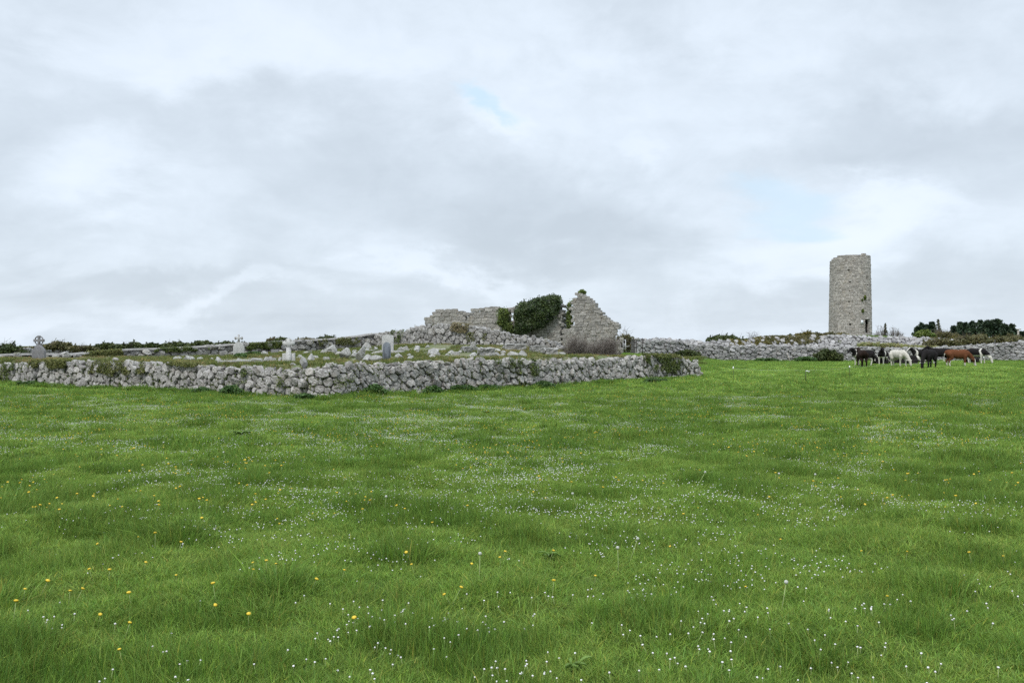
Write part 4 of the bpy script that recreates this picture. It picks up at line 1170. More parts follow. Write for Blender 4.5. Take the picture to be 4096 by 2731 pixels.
# ------------------------------------------------------------------ shrubs, hedges, trees
LEFT_HEDGES = [
    (60, 440, 1377, 1402, 106, 'hedge_brown', 0.15, 3200, 'long low band of scrub on the skyline behind the ring cross headstone', 14, 3),
    (-60, 96, 1371, 1426, 70, 'hedge_dark', 0.12, 2600, 'dark rounded bush at the far left edge behind the churchyard wall', 8, 8),
    (176, 300, 1362, 1398, 88, 'hedge_brown', 0.13, 2200, 'brown green windswept bush right of the ring cross headstone', 7, 8),
    (285, 395, 1380, 1408, 90, 'hedge_brown', 0.12, 1400, 'low brown scrub between the windswept bush and the dark hedge', 8, 6),
    (378, 492, 1369, 1396, 92, 'hedge_dark', 0.13, 2200, 'dark flat topped hedge clump, the first right of the brown scrub', 8, 0),
    (486, 572, 1366, 1394, 92, 'hedge_dark', 0.13, 1600, 'dark hedge clump with bare arching stems over it', 6, 6),
    (574, 640, 1369, 1394, 92, 'hedge_dark', 0.13, 1500, 'rounded dark hedge clump right of the arching stems', 5, 0),
    (632, 668, 1371, 1392, 92, 'hedge_dark', 0.12, 700, 'narrow low hedge clump beside the rounded dark one', 3, 0),
    (655, 765, 1364, 1390, 90, 'hedge_dark', 0.13, 2000, 'long dark hedge clump in the middle of the left skyline', 8, 2),
    (758, 862, 1359, 1388, 88, 'hedge_dark', 0.13, 2000, 'highest dark hedge clump left of the lobed cross headstone', 7, 0),
    (864, 948, 1363, 1384, 86, 'hedge_dark', 0.12, 1300, 'low hedge clump touching the lobed cross headstone', 6, 2),
    (962, 984, 1365, 1378, 86, 'hedge_dark', 0.11, 300, 'tiny hedge tuft just right of the lobed cross', 2, 0),
    (1070, 1112, 1350, 1366, 80, 'hedge_brown', 0.11, 700, 'small twiggy shrub on the wall top left of the white ring cross', 4, 6),
    (1095, 1160, 1348, 1366, 78, 'hedge_dark', 0.11, 1200, 'green shrub behind the head of the white ring cross', 5, 6),
    (1178, 1262, 1350, 1366, 76, 'hedge_brown', 0.10, 900, 'loose pale twiggy shrub right of the white ring cross', 6, 9),
    (1268, 1345, 1341, 1362, 74, 'hedge_dark', 0.11, 1400, 'dark shrub rising behind the back wall near the high wall', 6, 6),
]
for (u0, u1, vt, vb, Y, mt, lf, n, lab, lu, tw) in LEFT_HEDGES:
    bush('hedge_clump', lab, 'hedge', u0, u1, vt, vb + 4, Y, M[mt], lf, n, None, lu, None, 'shrubs and hedge clumps along the left skyline', tw, 0.1, 3)

bush('shrub', 'dark rounded shrub at the foot of the lobed cross headstone', 'shrub', 940, 984, 1410, 1434, 45.5, M['nettle'], 0.07, 1300, 0.6, 5)
bush('shrub', 'dark wide shrub against the back wall between two headstones', 'shrub', 986, 1044, 1403, 1430, 48, M['nettle'], 0.07, 1500, 0.6, 6)

# bare thorn bushes in front of the gable, and the bush by the gate
bare_bush('bare_bush', 'dark leafless thorn bush at the end of the sloping wall', 2236, 2345, 1352, 1432, 47.5, 230, (0.12, 0), None, 0.007, 10)
bare_bush('bare_bush', 'wider grey leafless bush below the right half of the gable', 2318, 2478, 1350, 1432, 48.5, 340, (0.22, 0), None, 0.007, 10)
bush('shrub', 'brown green shrub behind the field gate', 'shrub', 2455, 2545, 1332, 1412, 82, M['hedge_brown'], 0.11, 2600, 1.6, 7, M['twig'], None, 8, 0.1)

# skyline and field-wall vegetation on the right
bush('shrub', 'windswept dome of scrub on the skyline between gable and tower', 'shrub', 2835, 3000, 1338, 1372, 125, M['hedge_dark'], 0.2, 3000, 3.0, 10, None, None, 1, 0.2, 3, profile=lambda f: 0.45 + 0.55 * math.sin(math.pi * min(1, 0.1 + f * 0.95)) ** 0.8 if f < 0.75 else 0.55)
bare_bush('bare_bush', 'small spiky bare bush on the skyline right of the scrub dome', 2990, 3032, 1326, 1366, 120, 26, (0.05, 0), M['bark'], 0.02, 5)
for (u0, u1, vt, vb, mt, lab) in ((3150, 3172, 1336, 1350, 'hedge_dark', 'tiny dark round bush on top of the rubble bank'), (3184, 3200, 1331, 1352, 'gorse', 'narrow orange brown gorse sprig on the rubble bank'),
                                  (3208, 3252, 1323, 1348, 'gorse', 'spiky gorse bush on the bank left of the tower'), (3250, 3290, 1331, 1350, 'hedge_brown', 'rounded brown bush between the gorse and the tower'),
                                  (3288, 3345, 1328, 1352, 'hedge_brown', 'low scrub touching the left foot of the tower'), (3345, 3388, 1331, 1344, 'gorse', 'yellow green tuft in front of the tower base'),
                                  (3080, 3150, 1342, 1356, 'gorse', 'low dry scrub patch at the left end of the rubble bank')):
    bush('shrub', lab, 'shrub', u0, u1, vt, vb, 101, M[mt], 0.13, 900, 1.0, 5, None, 'scrub on the rubble bank', 3, 0.05, 4)
bush('bramble', 'large dark bramble bush against the field wall below the tower', 'bramble', 3255, 3365, 1392, 1449, 83.5, M['hedge_dark'], 0.11, 3600, 1.3, 9, None, None, 3)
bush('bramble', 'low dark weeds against the field wall left of the large bramble', 'bramble', 3180, 3262, 1424, 1446, 83, M['nettle'], 0.10, 1200, 0.9, 6)
bush('bramble', 'dark bramble hanging on the field wall near the near wall end', 'bramble', 2700, 2795, 1396, 1428, 80, M['hedge_dark'], 0.10, 1700, 0.9, 7, None, None, 2)
bush('bramble', 'weedy strip at the foot of the field wall', 'bramble', 3020, 3110, 1431, 1443, 83, M['nettle'], 0.10, 800, 0.7, 7)
bush('bramble', 'arching olive bramble thicket at the right end of the bank', 'bramble', 3786, 3942, 1331, 1388, 95, M['hedge_brown'], 0.13, 5200, 2.2, 11, None, None, 2, 0.1, 6, profile=lambda f: 0.55 + 0.45 * sst(f, 0.15, 0.75))
bush('bramble', 'olive scrub thicket at the right edge behind the field wall', 'bramble', 3935, 4140, 1338, 1376, 97, M['hedge_brown'], 0.13, 4200, 2.2, 12, None, None, 2, 0.0, 5)
bush('bramble', 'brown bramble over the stones at the foot of the thicket', 'bramble', 3700, 3800, 1352, 1386, 95.5, M['hedge_brown'], 0.12, 1700, 1.6, 8, M['twig'], None, 5)
bush('shrub', 'bright green rounded shrub in front of the dark trees', 'shrub', 3660, 3730, 1318, 1352, 128, M['scrub_green'], 0.17, 2400, 2.0, 7)
bush('shrub', 'pale brown thicket right of the bright green shrub', 'shrub', 3728, 3818, 1320, 1356, 132, M['hedge_brown'], 0.15, 1600, 2.0, 8, M['twig'], None, 16)
bush('shrub', 'yellow flowered gorse in front of the dark trees', 'shrub', 3812, 3850, 1338, 1356, 126, M['gorse'], 0.15, 800, 1.5, 5)
bare_bush('bare_bush', 'thin bare bushes right of the tower', 3490, 3548, 1312, 1350, 150, 60, (0.05, 0), None, 0.022, 6)
bare_bush('bare_bush', 'bare brown bush left of the first dark trees', 3558, 3612, 1312, 1350, 150, 70, (0.05, 0), None, 0.022, 6)


def conifer(name, label, u, vt, vb, wpx, Y, mat, n=1500, leaf=0.34, thin=False):
    """windblown conifer: tapered trunk, tiers of drooping sprays, uneven outline"""
    zb, zt = vz(vb, Y), vz(vt, Y); H = zt - zb; W = wpx / FPX * Y / 2
    root = empty(name, (ux(u, Y), Y, zb)); tr = MB()
    lean = rng.normal(0.04, 0.03)
    ax = lambda f: np.array([lean * H * f, 0, H * f])
    tr.tube([ax(f) for f in np.linspace(-0.05, 0.98, 6)], np.linspace(0.035 * H, 0.006 * H, 6), 6)
    P = []; nb = 46 if not thin else 34
    for i in range(nb):
        f = 0.10 + 0.88 * (i + rng.random()) / nb; a = rng.uniform(0, 6.283); l = W * (1.08 - f) ** 0.7 * rng.uniform(0.45, 1.25)
        if thin: l = W * (1.06 - f) * rng.uniform(0.5, 1.1)
        b = ax(f); e = b + np.array([math.cos(a) * l, math.sin(a) * l, l * rng.uniform(0.15, 0.7)])
        tr.tube([b, (b + e) / 2, e], [0.012 * H, 0.008 * H, 0.003 * H], 3, cap=False)
        m = max(6, int(n / nb)); t = rng.random((m, 1)) ** 0.7
        q = b + (e - b) * t + rng.normal(0, 0.24 * l + 0.012 * H, (m, 3)) * np.array([1, 1, 0.7]) * (1.1 - 0.6 * t)
        P.append(q)
    tr.build('trunk', M['bark'], root)
    P = np.concatenate(P); mb = MB(); leaves(mb, P, leaf, np.array([0.25, -0.2, 0.6]), 0.8, 2.0, (0.6, 1.35)); mb.build('crown', mat, root)
    return tag(root, label, 'tree', 'windblown conifers on the right skyline')


CT = [(340, 330, 190, 'low dark cypress at the left of the windblown row'), (400, 262, 190, 'dark leaning cypress, the left peak of the first clump'), (500, 290, 160, 'short dark cypress filling the dip of the first clump'),
      (600, 240, 210, 'dense dark cypress, the right peak of the first clump'), (1010, 315, 150, 'low dark cypress starting the second clump'), (1120, 238, 190, 'pointed dark cypress second in the long clump'),
      (1245, 248, 190, 'ragged dark cypress third in the long clump'), (1375, 226, 190, 'flat topped dark cypress fourth in the long clump'), (1510, 205, 200, 'pointed tall cypress in the middle of the long clump'),
      (1640, 216, 210, 'bushy dark cypress right of the tall pointed one'), (1800, 190, 260, 'broadest and highest dark cypress of the long clump'), (1890, 205, 230, 'dark cypress on the right shoulder of the broadest one'),
      (1990, 290, 200, 'lower dark cypress on the falling side of the long clump'), (2110, 282, 190, 'separate pointed cypress left of the telegraph pole'), (2300, 432, 150, 'small dark cypress at the right edge past the pole')]
for i, (x, y, w, lab) in enumerate(CT):
    conifer('cypress_tree', lab, 3600 + x / 4.742, 1240 + y / 4.742, 1352, w / 4.742 * 1.15, 168 + (i % 3) * 5, M['conifer'], 1700, 0.36)
conifer('spruce_tree', 'thin pale half bare spruce standing above the first dark clump', 3600 + 738 / 4.742, 1240 + 172 / 4.742, 1350, 44, 160, M['conifer_pale'], 1100, 0.12, True)
conifer('spruce_tree', 'small bare topped spruce between the tower and the first trees', 3541, 1292, 1350, 24, 150, M['conifer_pale'], 800, 0.12, True)

# telegraph pole
Y = 140; r = empty('telegraph_pole', (ux(4073, Y), Y, vz(1362, Y))); s = Y / FPX; mb = MB()
mb.tube([(0, 0, -1), (0, 0, 47 * s)], [0.17, 0.13], 8); mb.build('pole', M['timber'], r)
mb = MB(); mb.box((0, -0.12, 45 * s), (0.75, 0.10, 0.12)); mb.build('crossarm', M['timber'], r)
for dx in (-0.3, 0.3):
    mb = MB(); mb.tube([(dx, -0.12, 46 * s), (dx, -0.12, 46 * s + 0.18)], [0.05, 0.035], 6); mb.build('insulator', M['white_plastic'], r)
tag(r, 'pale telegraph pole with a short crossarm at the right edge', 'pole')


# ------------------------------------------------------------------ wall plants: moss mats, ivy, nettles
def wall_green(path, s0, s1, h0, h1, n, mb, size, nrm_up=0.6, out=0.10, batter=0.12, dens=None):
    s = rng.uniform(s0, s1, n); f = rng.uniform(h0, h1, n); X, N = path.at(s); tp = np.interp(s, path.k, path.top - path.base); b = np.interp(s, path.k, path.base)
    ed = 0.30 * (1 - sst(np.minimum(s - s0, s1 - s), 0.0, 0.22 * (s1 - s0))) + 0.22 * (1 - sst(f - h0, 0, 0.35 * (h1 - h0)))
    keep = fbm(s / 0.45, f * 2.2, 33) * 0.6 + fbm(s / 0.9, f * 1.2, 37) * 0.4 > (0.5 if dens is None else dens) + ed; s, f, X, N, tp, b = s[keep], f[keep], X[keep], N[keep], tp[keep], b[keep]
    h = f * tp; o = out + rng.random(len(s)) * 0.10 - batter * h
    over = np.maximum(f - 0.97, 0) * 4; o = o - rng.random(len(s)) * 0.6 * np.minimum(over, 1)
    P = np.column_stack([X + N * o[:, None], b + np.minimum(h, tp + 0.1) + rng.normal(0, 0.02, len(s))])
    leaves(mb, P, size, np.column_stack([N * 0.6, np.full(len(s), nrm_up)]), 0.7)


def s_of(path, u):
    uu = path.X[:, 0] / path.X[:, 1] * FPX + 2048; return float(path.k[int(np.argmin(np.abs(uu - u)))])


def wall_plant(path, u0, u1, h0, h1, n, mat, label, size=0.06, name='wall_ivy', cat='ivy', **kw):
    mb = MB(); wall_green(path, s_of(path, u0), s_of(path, u1), h0, h1, n, mb, size, **kw)
    if not mb.n: return
    c = np.concatenate(mb.v).mean(0)
    return tag(mb.build(name, mat, origin=c), label, cat)


wall_plant(front, 2570, 2740, 0.25, 1.08, 3000, M['ivy_light'], 'ivy and grass smothering the right end of the near wall', 0.06, dens=0.47)
wall_plant(front, 2580, 2750, 0.9, 1.10, 1500, M['moss_tuft'], 'dry mossy mat lying on top of the right wall end', 0.06, 'moss_mat', 'moss', dens=0.42)
wall_plant(front, 1915, 2180, 0.35, 1.03, 3000, M['ivy_light'], 'ivy creeping over the middle of the right near wall', 0.05, dens=0.54)
wall_plant(front, 2010, 2110, 0.03, 0.42, 1300, M['ivy_light'], 'thin ivy trailing low on the near wall under the middle ivy', 0.055, dens=0.55)
wall_plant(front, -60, 75, 0.05, 1.1, 2000, M['ivy_light'], 'ivy covering the near wall at the left edge', 0.055, dens=0.50)
wall_plant(front, 110, 300, 0.72, 1.08, 3000, M['moss_tuft'], 'mossy turf on the near wall top below the ring cross', 0.055, 'moss_mat', 'moss', dens=0.38)
wall_plant(front, 300, 660, 0.45, 1.05, 5200, M['moss_tuft'], 'moss between the upright stones of the left near wall', 0.045, 'moss_mat', 'moss', dens=0.50)
wall_plant(front, 640, 800, 0.93, 1.06, 1500, M['moss_tuft'], 'flat mossy turf along the near wall top left of centre', 0.05, 'moss_mat', 'moss', dens=0.45)
wall_plant(front, 800, 1250, 0.20, 1.05, 5600, M['ivy_light'], 'scattered ivy and moss left of the wall corner', 0.045, dens=0.60)
wall_plant(front, 1290, 1560, 0.15, 0.95, 1500, M['ivy_light'], 'small ferns and moss in the joints right of the wall corner', 0.04, dens=0.64)
wall_plant(back, 300, 520, 0.35, 1.12, 4200, M['moss_tuft'], 'thick olive moss hanging over the back wall at the left', 0.07, 'moss_mat', 'moss', dens=0.36, batter=0.06)
wall_plant(back, 520, 900, 0.60, 1.05, 3800, M['ivy_light'], 'ivy along the back wall top left of the lobed cross', 0.06, dens=0.50, batter=0.06)
wall_plant(back, 980, 1150, 0.35, 1.02, 3600, M['ivy_light'], 'ivy sheet on the back wall behind the small grey headstone', 0.06, dens=0.44, batter=0.06)
wall_plant(back, 1150, 1480, 0.45, 1.04, 3200, M['moss_tuft'], 'moss and ivy on the right part of the back wall', 0.06, 'moss_mat', 'moss', dens=0.53, batter=0.06)
wall_plant(midp, 1490, 1640, 0.30, 1.05, 2600, M['ivy_light'], 'moss and ivy on the low start of the bulging wall', 0.06, dens=0.52, batter=0.1)
wall_plant(midp, 1790, 1880, 0.6, 1.16, 1000, M['dry_grass'], 'dead brown grass clump hanging on the bulging wall top', 0.07, 'dead_grass_clump', 'grass', dens=0.38, batter=0.1)
wall_plant(midp, 1850, 1970, 0.15, 0.75, 700, M['moss_tuft'], 'brown moss streak down the bulging wall below the chapel', 0.06, 'moss_mat', 'moss', dens=0.55, batter=0.1)
wall_plant(bank, 2890, 3120, 0.25, 1.1, 3600, M['gorse'], 'grassy moss over the left part of the rubble bank', 0.12, 'moss_mat', 'moss', dens=0.46, batter=1.1)
wall_plant(bank, 3050, 3330, 0.30, 1.1, 6200, M['hedge_brown'], 'brown heath growing over the rubble bank left of the tower', 0.12, 'heath', 'shrub', dens=0.40, batter=1.1)
wall_plant(bank, 3690, 3900, 0.2, 1.1, 3000, M['hedge_brown'], 'brambles creeping over the right end of the rubble bank', 0.12, 'bramble', 'bramble', dens=0.45, batter=1.1)
for (u0, u1, lab) in ((3430, 3600, 'green grass ledge at the foot of the rubble bank below the tower'), (3560, 3760, 'thin grass strip on the field wall ledge right of the tower')):
    n = 1500; u = rng.uniform(u0, u1, n); Yq = rng.uniform(91, 95.5, n); P = np.column_stack([ux(u, Yq), Yq, vz(np.interp(u, [3430, 3480, 3600, 3760], [1376, 1372, 1381, 1388]) + 6, 94) + rng.normal(0, 0.12, n)])
    mb = MB(); leaves(mb, P, 0.16, np.array([0, -0.3, 1.0]), 0.5, 2.0); tag(mb.build('grass_ledge', M['yard_grass'], origin=P.mean(0)), lab, 'grass', None, 'stuff')


def nettles(u0, u1, vt, vb, label, dy=0.35, mat='nettle', n=900, leaf=0.055):
    x, Y = on_field((u0 + u1) / 2, vb); fu = front.X[:, 0] / front.X[:, 1] * FPX + 2048
    Y = min(Y, float(front.X[int(np.argmin(np.abs(fu - (u0 + u1) / 2))), 1]) - 0.35); vb = max(vb, VH + (CAMZ - g1(ux((u0 + u1) / 2, Y), Y)) / Y * FPX)
    vt = vb - (vb - vt) * (0.95 if 'dark' in label else 0.7)
    bush('weed_clump', label, 'weeds', u0, u1, vt, vb, Y, M[mat], leaf, n, 0.5, 6, M['stem'], 'weed clumps along the foot of the near wall', 3)


for q in ((892, 962, 1532, 1584, 'tall dark nettle clump at the wall foot left of the corner'), (778, 842, 1530, 1578, 'brown green weed clump left of the tall nettles'),
          (1462, 1540, 1532, 1572, 'dense dark weed clump right of the wall corner'), 
          (1700, 1765, 1524, 1556, 'spreading weeds where the right wall starts to recede'), (1785, 1905, 1518, 1552, 'long straggling weed bed under the near wall'),
          (1905, 2000, 1523, 1548, 'low weeds under the middle ivy'), (2130, 2215, 1506, 1540, 'weed clump beside the large tilted foot stone'),
          (2575, 2680, 1500, 1532, 'rank weeds under the overgrown wall end'), (80, 180, 1520, 1540, 'dark weeds at the wall foot below the ring cross'),
          
          (650, 720, 1560, 1576, 'short weeds at the far left of the nettle clumps')):
    nettles(*q, n=1300 if q[1] - q[0] > 60 else 700)
bush('weed_clump', 'small green dock clump near the left edge of the yard wall foot', 'weeds', 1190, 1250, 1572, 1592, 27.5, M['nettle'], 0.05, 500, 0.4, 5, M['stem'], 'weed clumps along the foot of the near wall', 2)


# ------------------------------------------------------------------ gate, posts, fence
def gate():
    Y = 74.0; s = Y / FPX; r = empty('field_gate', (ux(2512, Y), Y, vz(1412, Y))); w = 68 * s; H = 54 * s
    mb = MB()
    for x in (-w / 2, w / 2): mb.tube([(x, 0, 0.05), (x, 0, H)], 0.03, 6)
    for z in (0.08, H): mb.tube([(-w / 2, 0, z), (w / 2, 0, z)], 0.03, 6)
    mb.build('frame', M['dark_metal'], r)
    for k in range(1, 5):
        mb = MB(); mb.tube([(-w / 2, 0, 0.08 + (H - 0.08) * k / 5), (w / 2, 0, 0.08 + (H - 0.08) * k / 5)], 0.017, 6); mb.build('bar', M['dark_metal'], r)
    mb = MB(); mb.tube([(w * 0.36, 0, 0.08), (w * 0.36, 0, H)], 0.02, 6); mb.build('upright', M['dark_metal'], r)
    tag(r, 'dark metal field gate between the chapel and the field wall', 'gate')
    r2 = empty('ladder', (ux(2496, Y), Y - 0.35, vz(1408, Y))); mb = MB()
    for x in (-5 * s, 5 * s): mb.tube([(x, 0, 0), (x, 0.2, 50 * s)], 0.028, 6)
    mb.build('rail', M['pale_metal'], r2)
    for k in (0.28, 0.62, 0.95):
        mb = MB(); mb.tube([(-5 * s, 0.2 * k, 50 * s * k), (5 * s, 0.2 * k, 50 * s * k)], 0.024, 6); mb.build('rung', M['pale_metal'], r2)
    mb = MB(); mb.tube([(-8 * s, 0.1, 22 * s), (20 * s, 0.1, 23 * s)], 0.025, 6); mb.build('crosspiece', M['pale_metal'], r2)
    tag(r2, 'pale ladder like frame leaning on the dark field gate', 'ladder')
    # stone pier left of the gate and iron post right of it
    mb = MB(); masonry(mb, (ux(2452, 73), 73, vz(1425, 73)), (1, 0), (0, -1), [(0, 0), (0.72, 0), (0.72, 1.42), (0, 1.40)], coremb=mb, core=0.7, course=(0.15, 0.26), width=(0.2, 0.45), bulge=0.12)
    tag(mb.build('gate_pier', M['church_stone'], origin=(ux(2452, 73), 73, vz(1425, 73))), 'square stone pier at the left side of the field gate', 'pier')
    mb = MB(); mb.tube([(ux(2570, 76.5), 76.5, vz(1414, 76.5)), (ux(2570, 76.5), 76.5, vz(1352, 76.5))], 0.035, 6)
    tag(mb.build('iron_post', M['dark_metal'], origin=(ux(2570, 76.5), 76.5, vz(1414, 76.5))), 'thin dark iron post in front of the end of the field wall', 'post')


gate()


def fence():
    tops = []
    for (u, vb, vt, kind, lab) in ((2933, 1527, 1472, 'cap', 'thin fence stake with a white insulator near the wall end'), (3223, 1531, 1478, 'iron', 'dark iron fence stake alone in the field, without a cap'),
                                   (3398, 1514, 1467, 'cap', 'thin fence stake with a white insulator in front of the black cattle'), (3935, 1492, 1430, 'rust', 'rusty fence stake with white insulator in front of the rightmost cow'), (4330, 1486, 1405, 'rust', 'fence stake beyond the right edge')):
        x, Y = on_field(u, vb); z = g1(x, Y); h = (vb - vt) / FPX * Y; r = empty('fence_stake', (x, Y, z)); mb = MB()
        mb.tube([(0, 0, -0.1), (0, 0, h)], 0.014 if kind == 'iron' else 0.008, 6); mb.build('stake', M['dark_metal'], r)
        if kind != 'iron':
            mb = MB(); mb.tube([(0, 0, h - 0.05), (0, 0, h - 0.03), (0, 0, h + 0.04), (0, 0, h + 0.06)], [0.014, 0.03, 0.03, 0.014], 10); mb.build('insulator', M['white_plastic'], r)
        else:
            mb = MB(); mb.tube([(-0.02, -0.02, h - 0.08), (0.05, -0.03, h - 0.06), (0.12, -0.02, h - 0.1), (0.18, -0.02, h - 0.07)], [0.012, 0.02, 0.02, 0.008], 6); mb.build('wire_tie', M['white_plastic'], r)
        tag(r, lab, 'fence stake'); tops.append((x, Y, z + h - 0.02))
    mb = MB()
    for a, b in zip(tops[:-1], tops[1:]):
        a = np.array(a); b = np.array(b); t = np.linspace(0, 1, 9)[:, None]; p = a + (b - a) * t; p[:, 2] -= 0.05 * (1 - (2 * t[:, 0] - 1) ** 2); mb.tube(p, 0.002, 4)
    tag(mb.build('fence_wire', M['pale_metal'], origin=tops[0]), 'thin electric fence wire strung between the stakes in the field', 'wire')
    x, Y = on_field(3157, 1444); Y = min(Y, 84); mb = MB(); z = g1(ux(3157, Y), Y); mb.tube([(ux(3162, Y), Y, z - 0.1), (ux(3152, Y), Y + 0.3, vz(1410, Y))], [0.05, 0.04], 7)
    tag(mb.build('timber_post', M['timber'], origin=(ux(3162, Y), Y, z)), 'leaning pale timber post against the field wall', 'post')


fence()


# ------------------------------------------------------------------ cattle
_ico = bmesh.new(); bmesh.ops.create_icosphere(_ico, subdivisions=2, radius=1.0); _ico.verts.index_update()
IV = np.array([v.co[:] for v in _ico.verts]); IF = np.array([[v.index for v in f.verts] for f in _ico.faces]); _ico.free()


def cow_mesh(name, pose, colour, head_turn=0.0, step=0.0):
    mb = MB()

    def chain(pts, rad, sy=1.0):
        P = np.asarray(pts, float); rad = np.asarray(rad, float)
        for i in range(len(P) - 1):
            L = np.linalg.norm(P[i + 1] - P[i]); n = max(2, int(L / (0.35 * min(rad[i], rad[i + 1]))) + 1)
            for t in np.linspace(0, 1, n):
                c = P[i] + (P[i + 1] - P[i]) * t; r = rad[i] + (rad[i + 1] - rad[i]) * t
                mb.add(IV * np.array([r, r * sy, r]) + c, tris=IF)
    dz = 0.0 if pose != 'lie' else -0.52
    # trunk: deep chest, full belly, straight back, square rump
    chain([(-0.72, 0, 1.02 + dz), (-0.45, 0, 0.98 + dz), (0.0, 0, 0.92 + dz), (0.38, 0, 0.93 + dz), (0.62, 0, 0.97 + dz)], [0.25, 0.31, 0.36, 0.34, 0.25], 0.82)
    chain([(-0.80, 0, 1.14 + dz), (-0.4, 0, 1.17 + dz), (0.1, 0, 1.15 + dz), (0.52, 0, 1.18 + dz)], [0.12, 0.13, 0.13, 0.13], 1.1)
    cs, sn = math.cos(head_turn), math.sin(head_turn)
    def hd(x, z, y=0.0):                        # turn the head about the withers
        return (0.6 + (x - 0.6) * cs - y * sn, (x - 0.6) * sn + y * cs, z + dz)
    if pose == 'graze':
        nk = [(0.58, 1.02), (0.86, 0.82), (1.10, 0.52)]; poll, muz = (1.13, 0.48), (1.24, 0.10)
    else:
        nk = [(0.58, 1.06), (0.82, 1.20), (1.02, 1.36)]; poll, muz = (1.06, 1.38), (1.42, 1.14)
    chain([hd(*q) for q in nk], [0.24, 0.18, 0.135], 0.75)
    chain([hd(*poll), hd((poll[0] + muz[0]) / 2, (poll[1] + muz[1]) / 2), hd(*muz)], [0.125, 0.10, 0.08], 0.85)
    for s in (-1, 1):
        chain([hd(poll[0] - 0.04, poll[1] + 0.02, s * 0.09), hd(poll[0] - 0.08, poll[1] + 0.03, s * 0.26)], [0.035, 0.05], 1)
    if pose != 'lie':
        for s in (-1, 1):
            k = step * s
            chain([(0.46, s * 0.17, 0.82), (0.48 + k, s * 0.17, 0.44), (0.47 + k, s * 0.17, 0.13), (0.50 + k, s * 0.17, 0.05)], [0.145, 0.072, 0.052, 0.062])
            chain([(-0.62, s * 0.17, 0.92), (-0.50, s * 0.19, 0.66), (-0.74 - k, s * 0.17, 0.46), (-0.69 - k, s * 0.17, 0.13), (-0.66 - k, s * 0.17, 0.05)], [0.20, 0.135, 0.072, 0.052, 0.062])
        chain([(-0.92, 0, 1.14), (-0.99, 0, 0.95), (-1.0, 0, 0.55), (-0.99, 0, 0.40)], [0.035, 0.028, 0.024, 0.05])
    else:
        for s in (-1, 1):
            chain([(0.45, s * 0.26, 0.22), (0.75, s * 0.26, 0.10), (0.50, s * 0.24, 0.07)], [0.13, 0.08, 0.06])
            chain([(-0.55, s * 0.26, 0.28), (-0.25, s * 0.38, 0.16), (-0.60, s * 0.42, 0.08), (-0.30, s * 0.45, 0.06)], [0.2, 0.12, 0.07, 0.06])
        chain([(-0.9, 0.05, 0.62), (-1.0, 0.15, 0.2), (-0.8, 0.3, 0.06)], [0.035, 0.03, 0.04])
    me = mb.mesh('cow_raw'); tmp = bpy.data.objects.new('cow_tmp', me); COL.objects.link(tmp)
    md = tmp.modifiers.new('r', 'REMESH'); md.mode = 'VOXEL'; md.voxel_size = 0.03
    sm = tmp.modifiers.new('s', 'SMOOTH'); sm.factor = 0.5; sm.iterations = 4
    dg = bpy.context.evaluated_depsgraph_get(); dg.update()
    new = bpy.data.meshes.new_from_object(tmp.evaluated_get(dg)); bpy.data.objects.remove(tmp); bpy.data.meshes.remove(me)
    new.name = name; n = len(new.vertices); co = np.empty(n * 3); new.vertices.foreach_get('co', co); co = co.reshape(-1, 3)
    # undo the head turn so markings follow the head
    rel = co.copy(); f = rel[:, 0] > 0.6; x = rel[f, 0] - 0.6; y = rel[f, 1]
    rel[f, 0] = 0.6 + x * cs + y * sn; rel[f, 1] = -x * sn + y * cs
    headv = np.clip((rel[:, 0] - (poll[0] + 0.02)) / 0.05, 0, 1) if pose == 'graze' else np.clip((rel[:, 0] - (poll[0] + 0.0)) / 0.06, 0, 1)
    c = np.array([colour(p, float(h), dz) for p, h in zip(rel, headv)], np.float32)
    if new.attributes.get('tint'): new.attributes.remove(new.attributes['tint'])
    a = new.attributes.new('tint', 'FLOAT_COLOR', 'POINT'); a.data.foreach_set('color', np.concatenate([c, np.ones((n, 1), np.float32)], 1).ravel())
    new.polygons.foreach_set('use_smooth', np.ones(len(new.polygons), bool)); new.materials.clear(); new.materials.append(M['coat'])
    return new


BLK, WHT, BRN = (0.016, 0.014, 0.014), (0.56, 0.53, 0.47), (0.118, 0.046, 0.022)
def black(p, h, dz): return BLK
def dark_brown(p, h, dz): return (0.022, 0.014, 0.011)
def white(p, h, dz): return (0.50, 0.47, 0.41) if p[2] > 0.1 else (0.3, 0.27, 0.2)
def brown(p, h, dz):
    if h > 0.35 or p[2] < 0.30 or (p[2] < 0.62 and abs(p[0]) < 0.35) or (p[0] < -0.93 and p[2] < 1.0): return WHT
    return BRN
def pied(leg, patches, face=True, tailw=False):
    def f(p, h, dz):
        if p[2] < leg and p[0] > -2: return WHT
        if face and h > 0.5 and abs(p[1]) < 0.06: return WHT
        for (x0, x1, z0) in patches:
            if x0 < p[0] + 0.08 * math.sin(7 * p[2]) < x1 and p[2] > z0: return WHT
        return BLK
    return f


def zc(x, y): return 3350 + x / 3.153, 1300 + y / 3.153


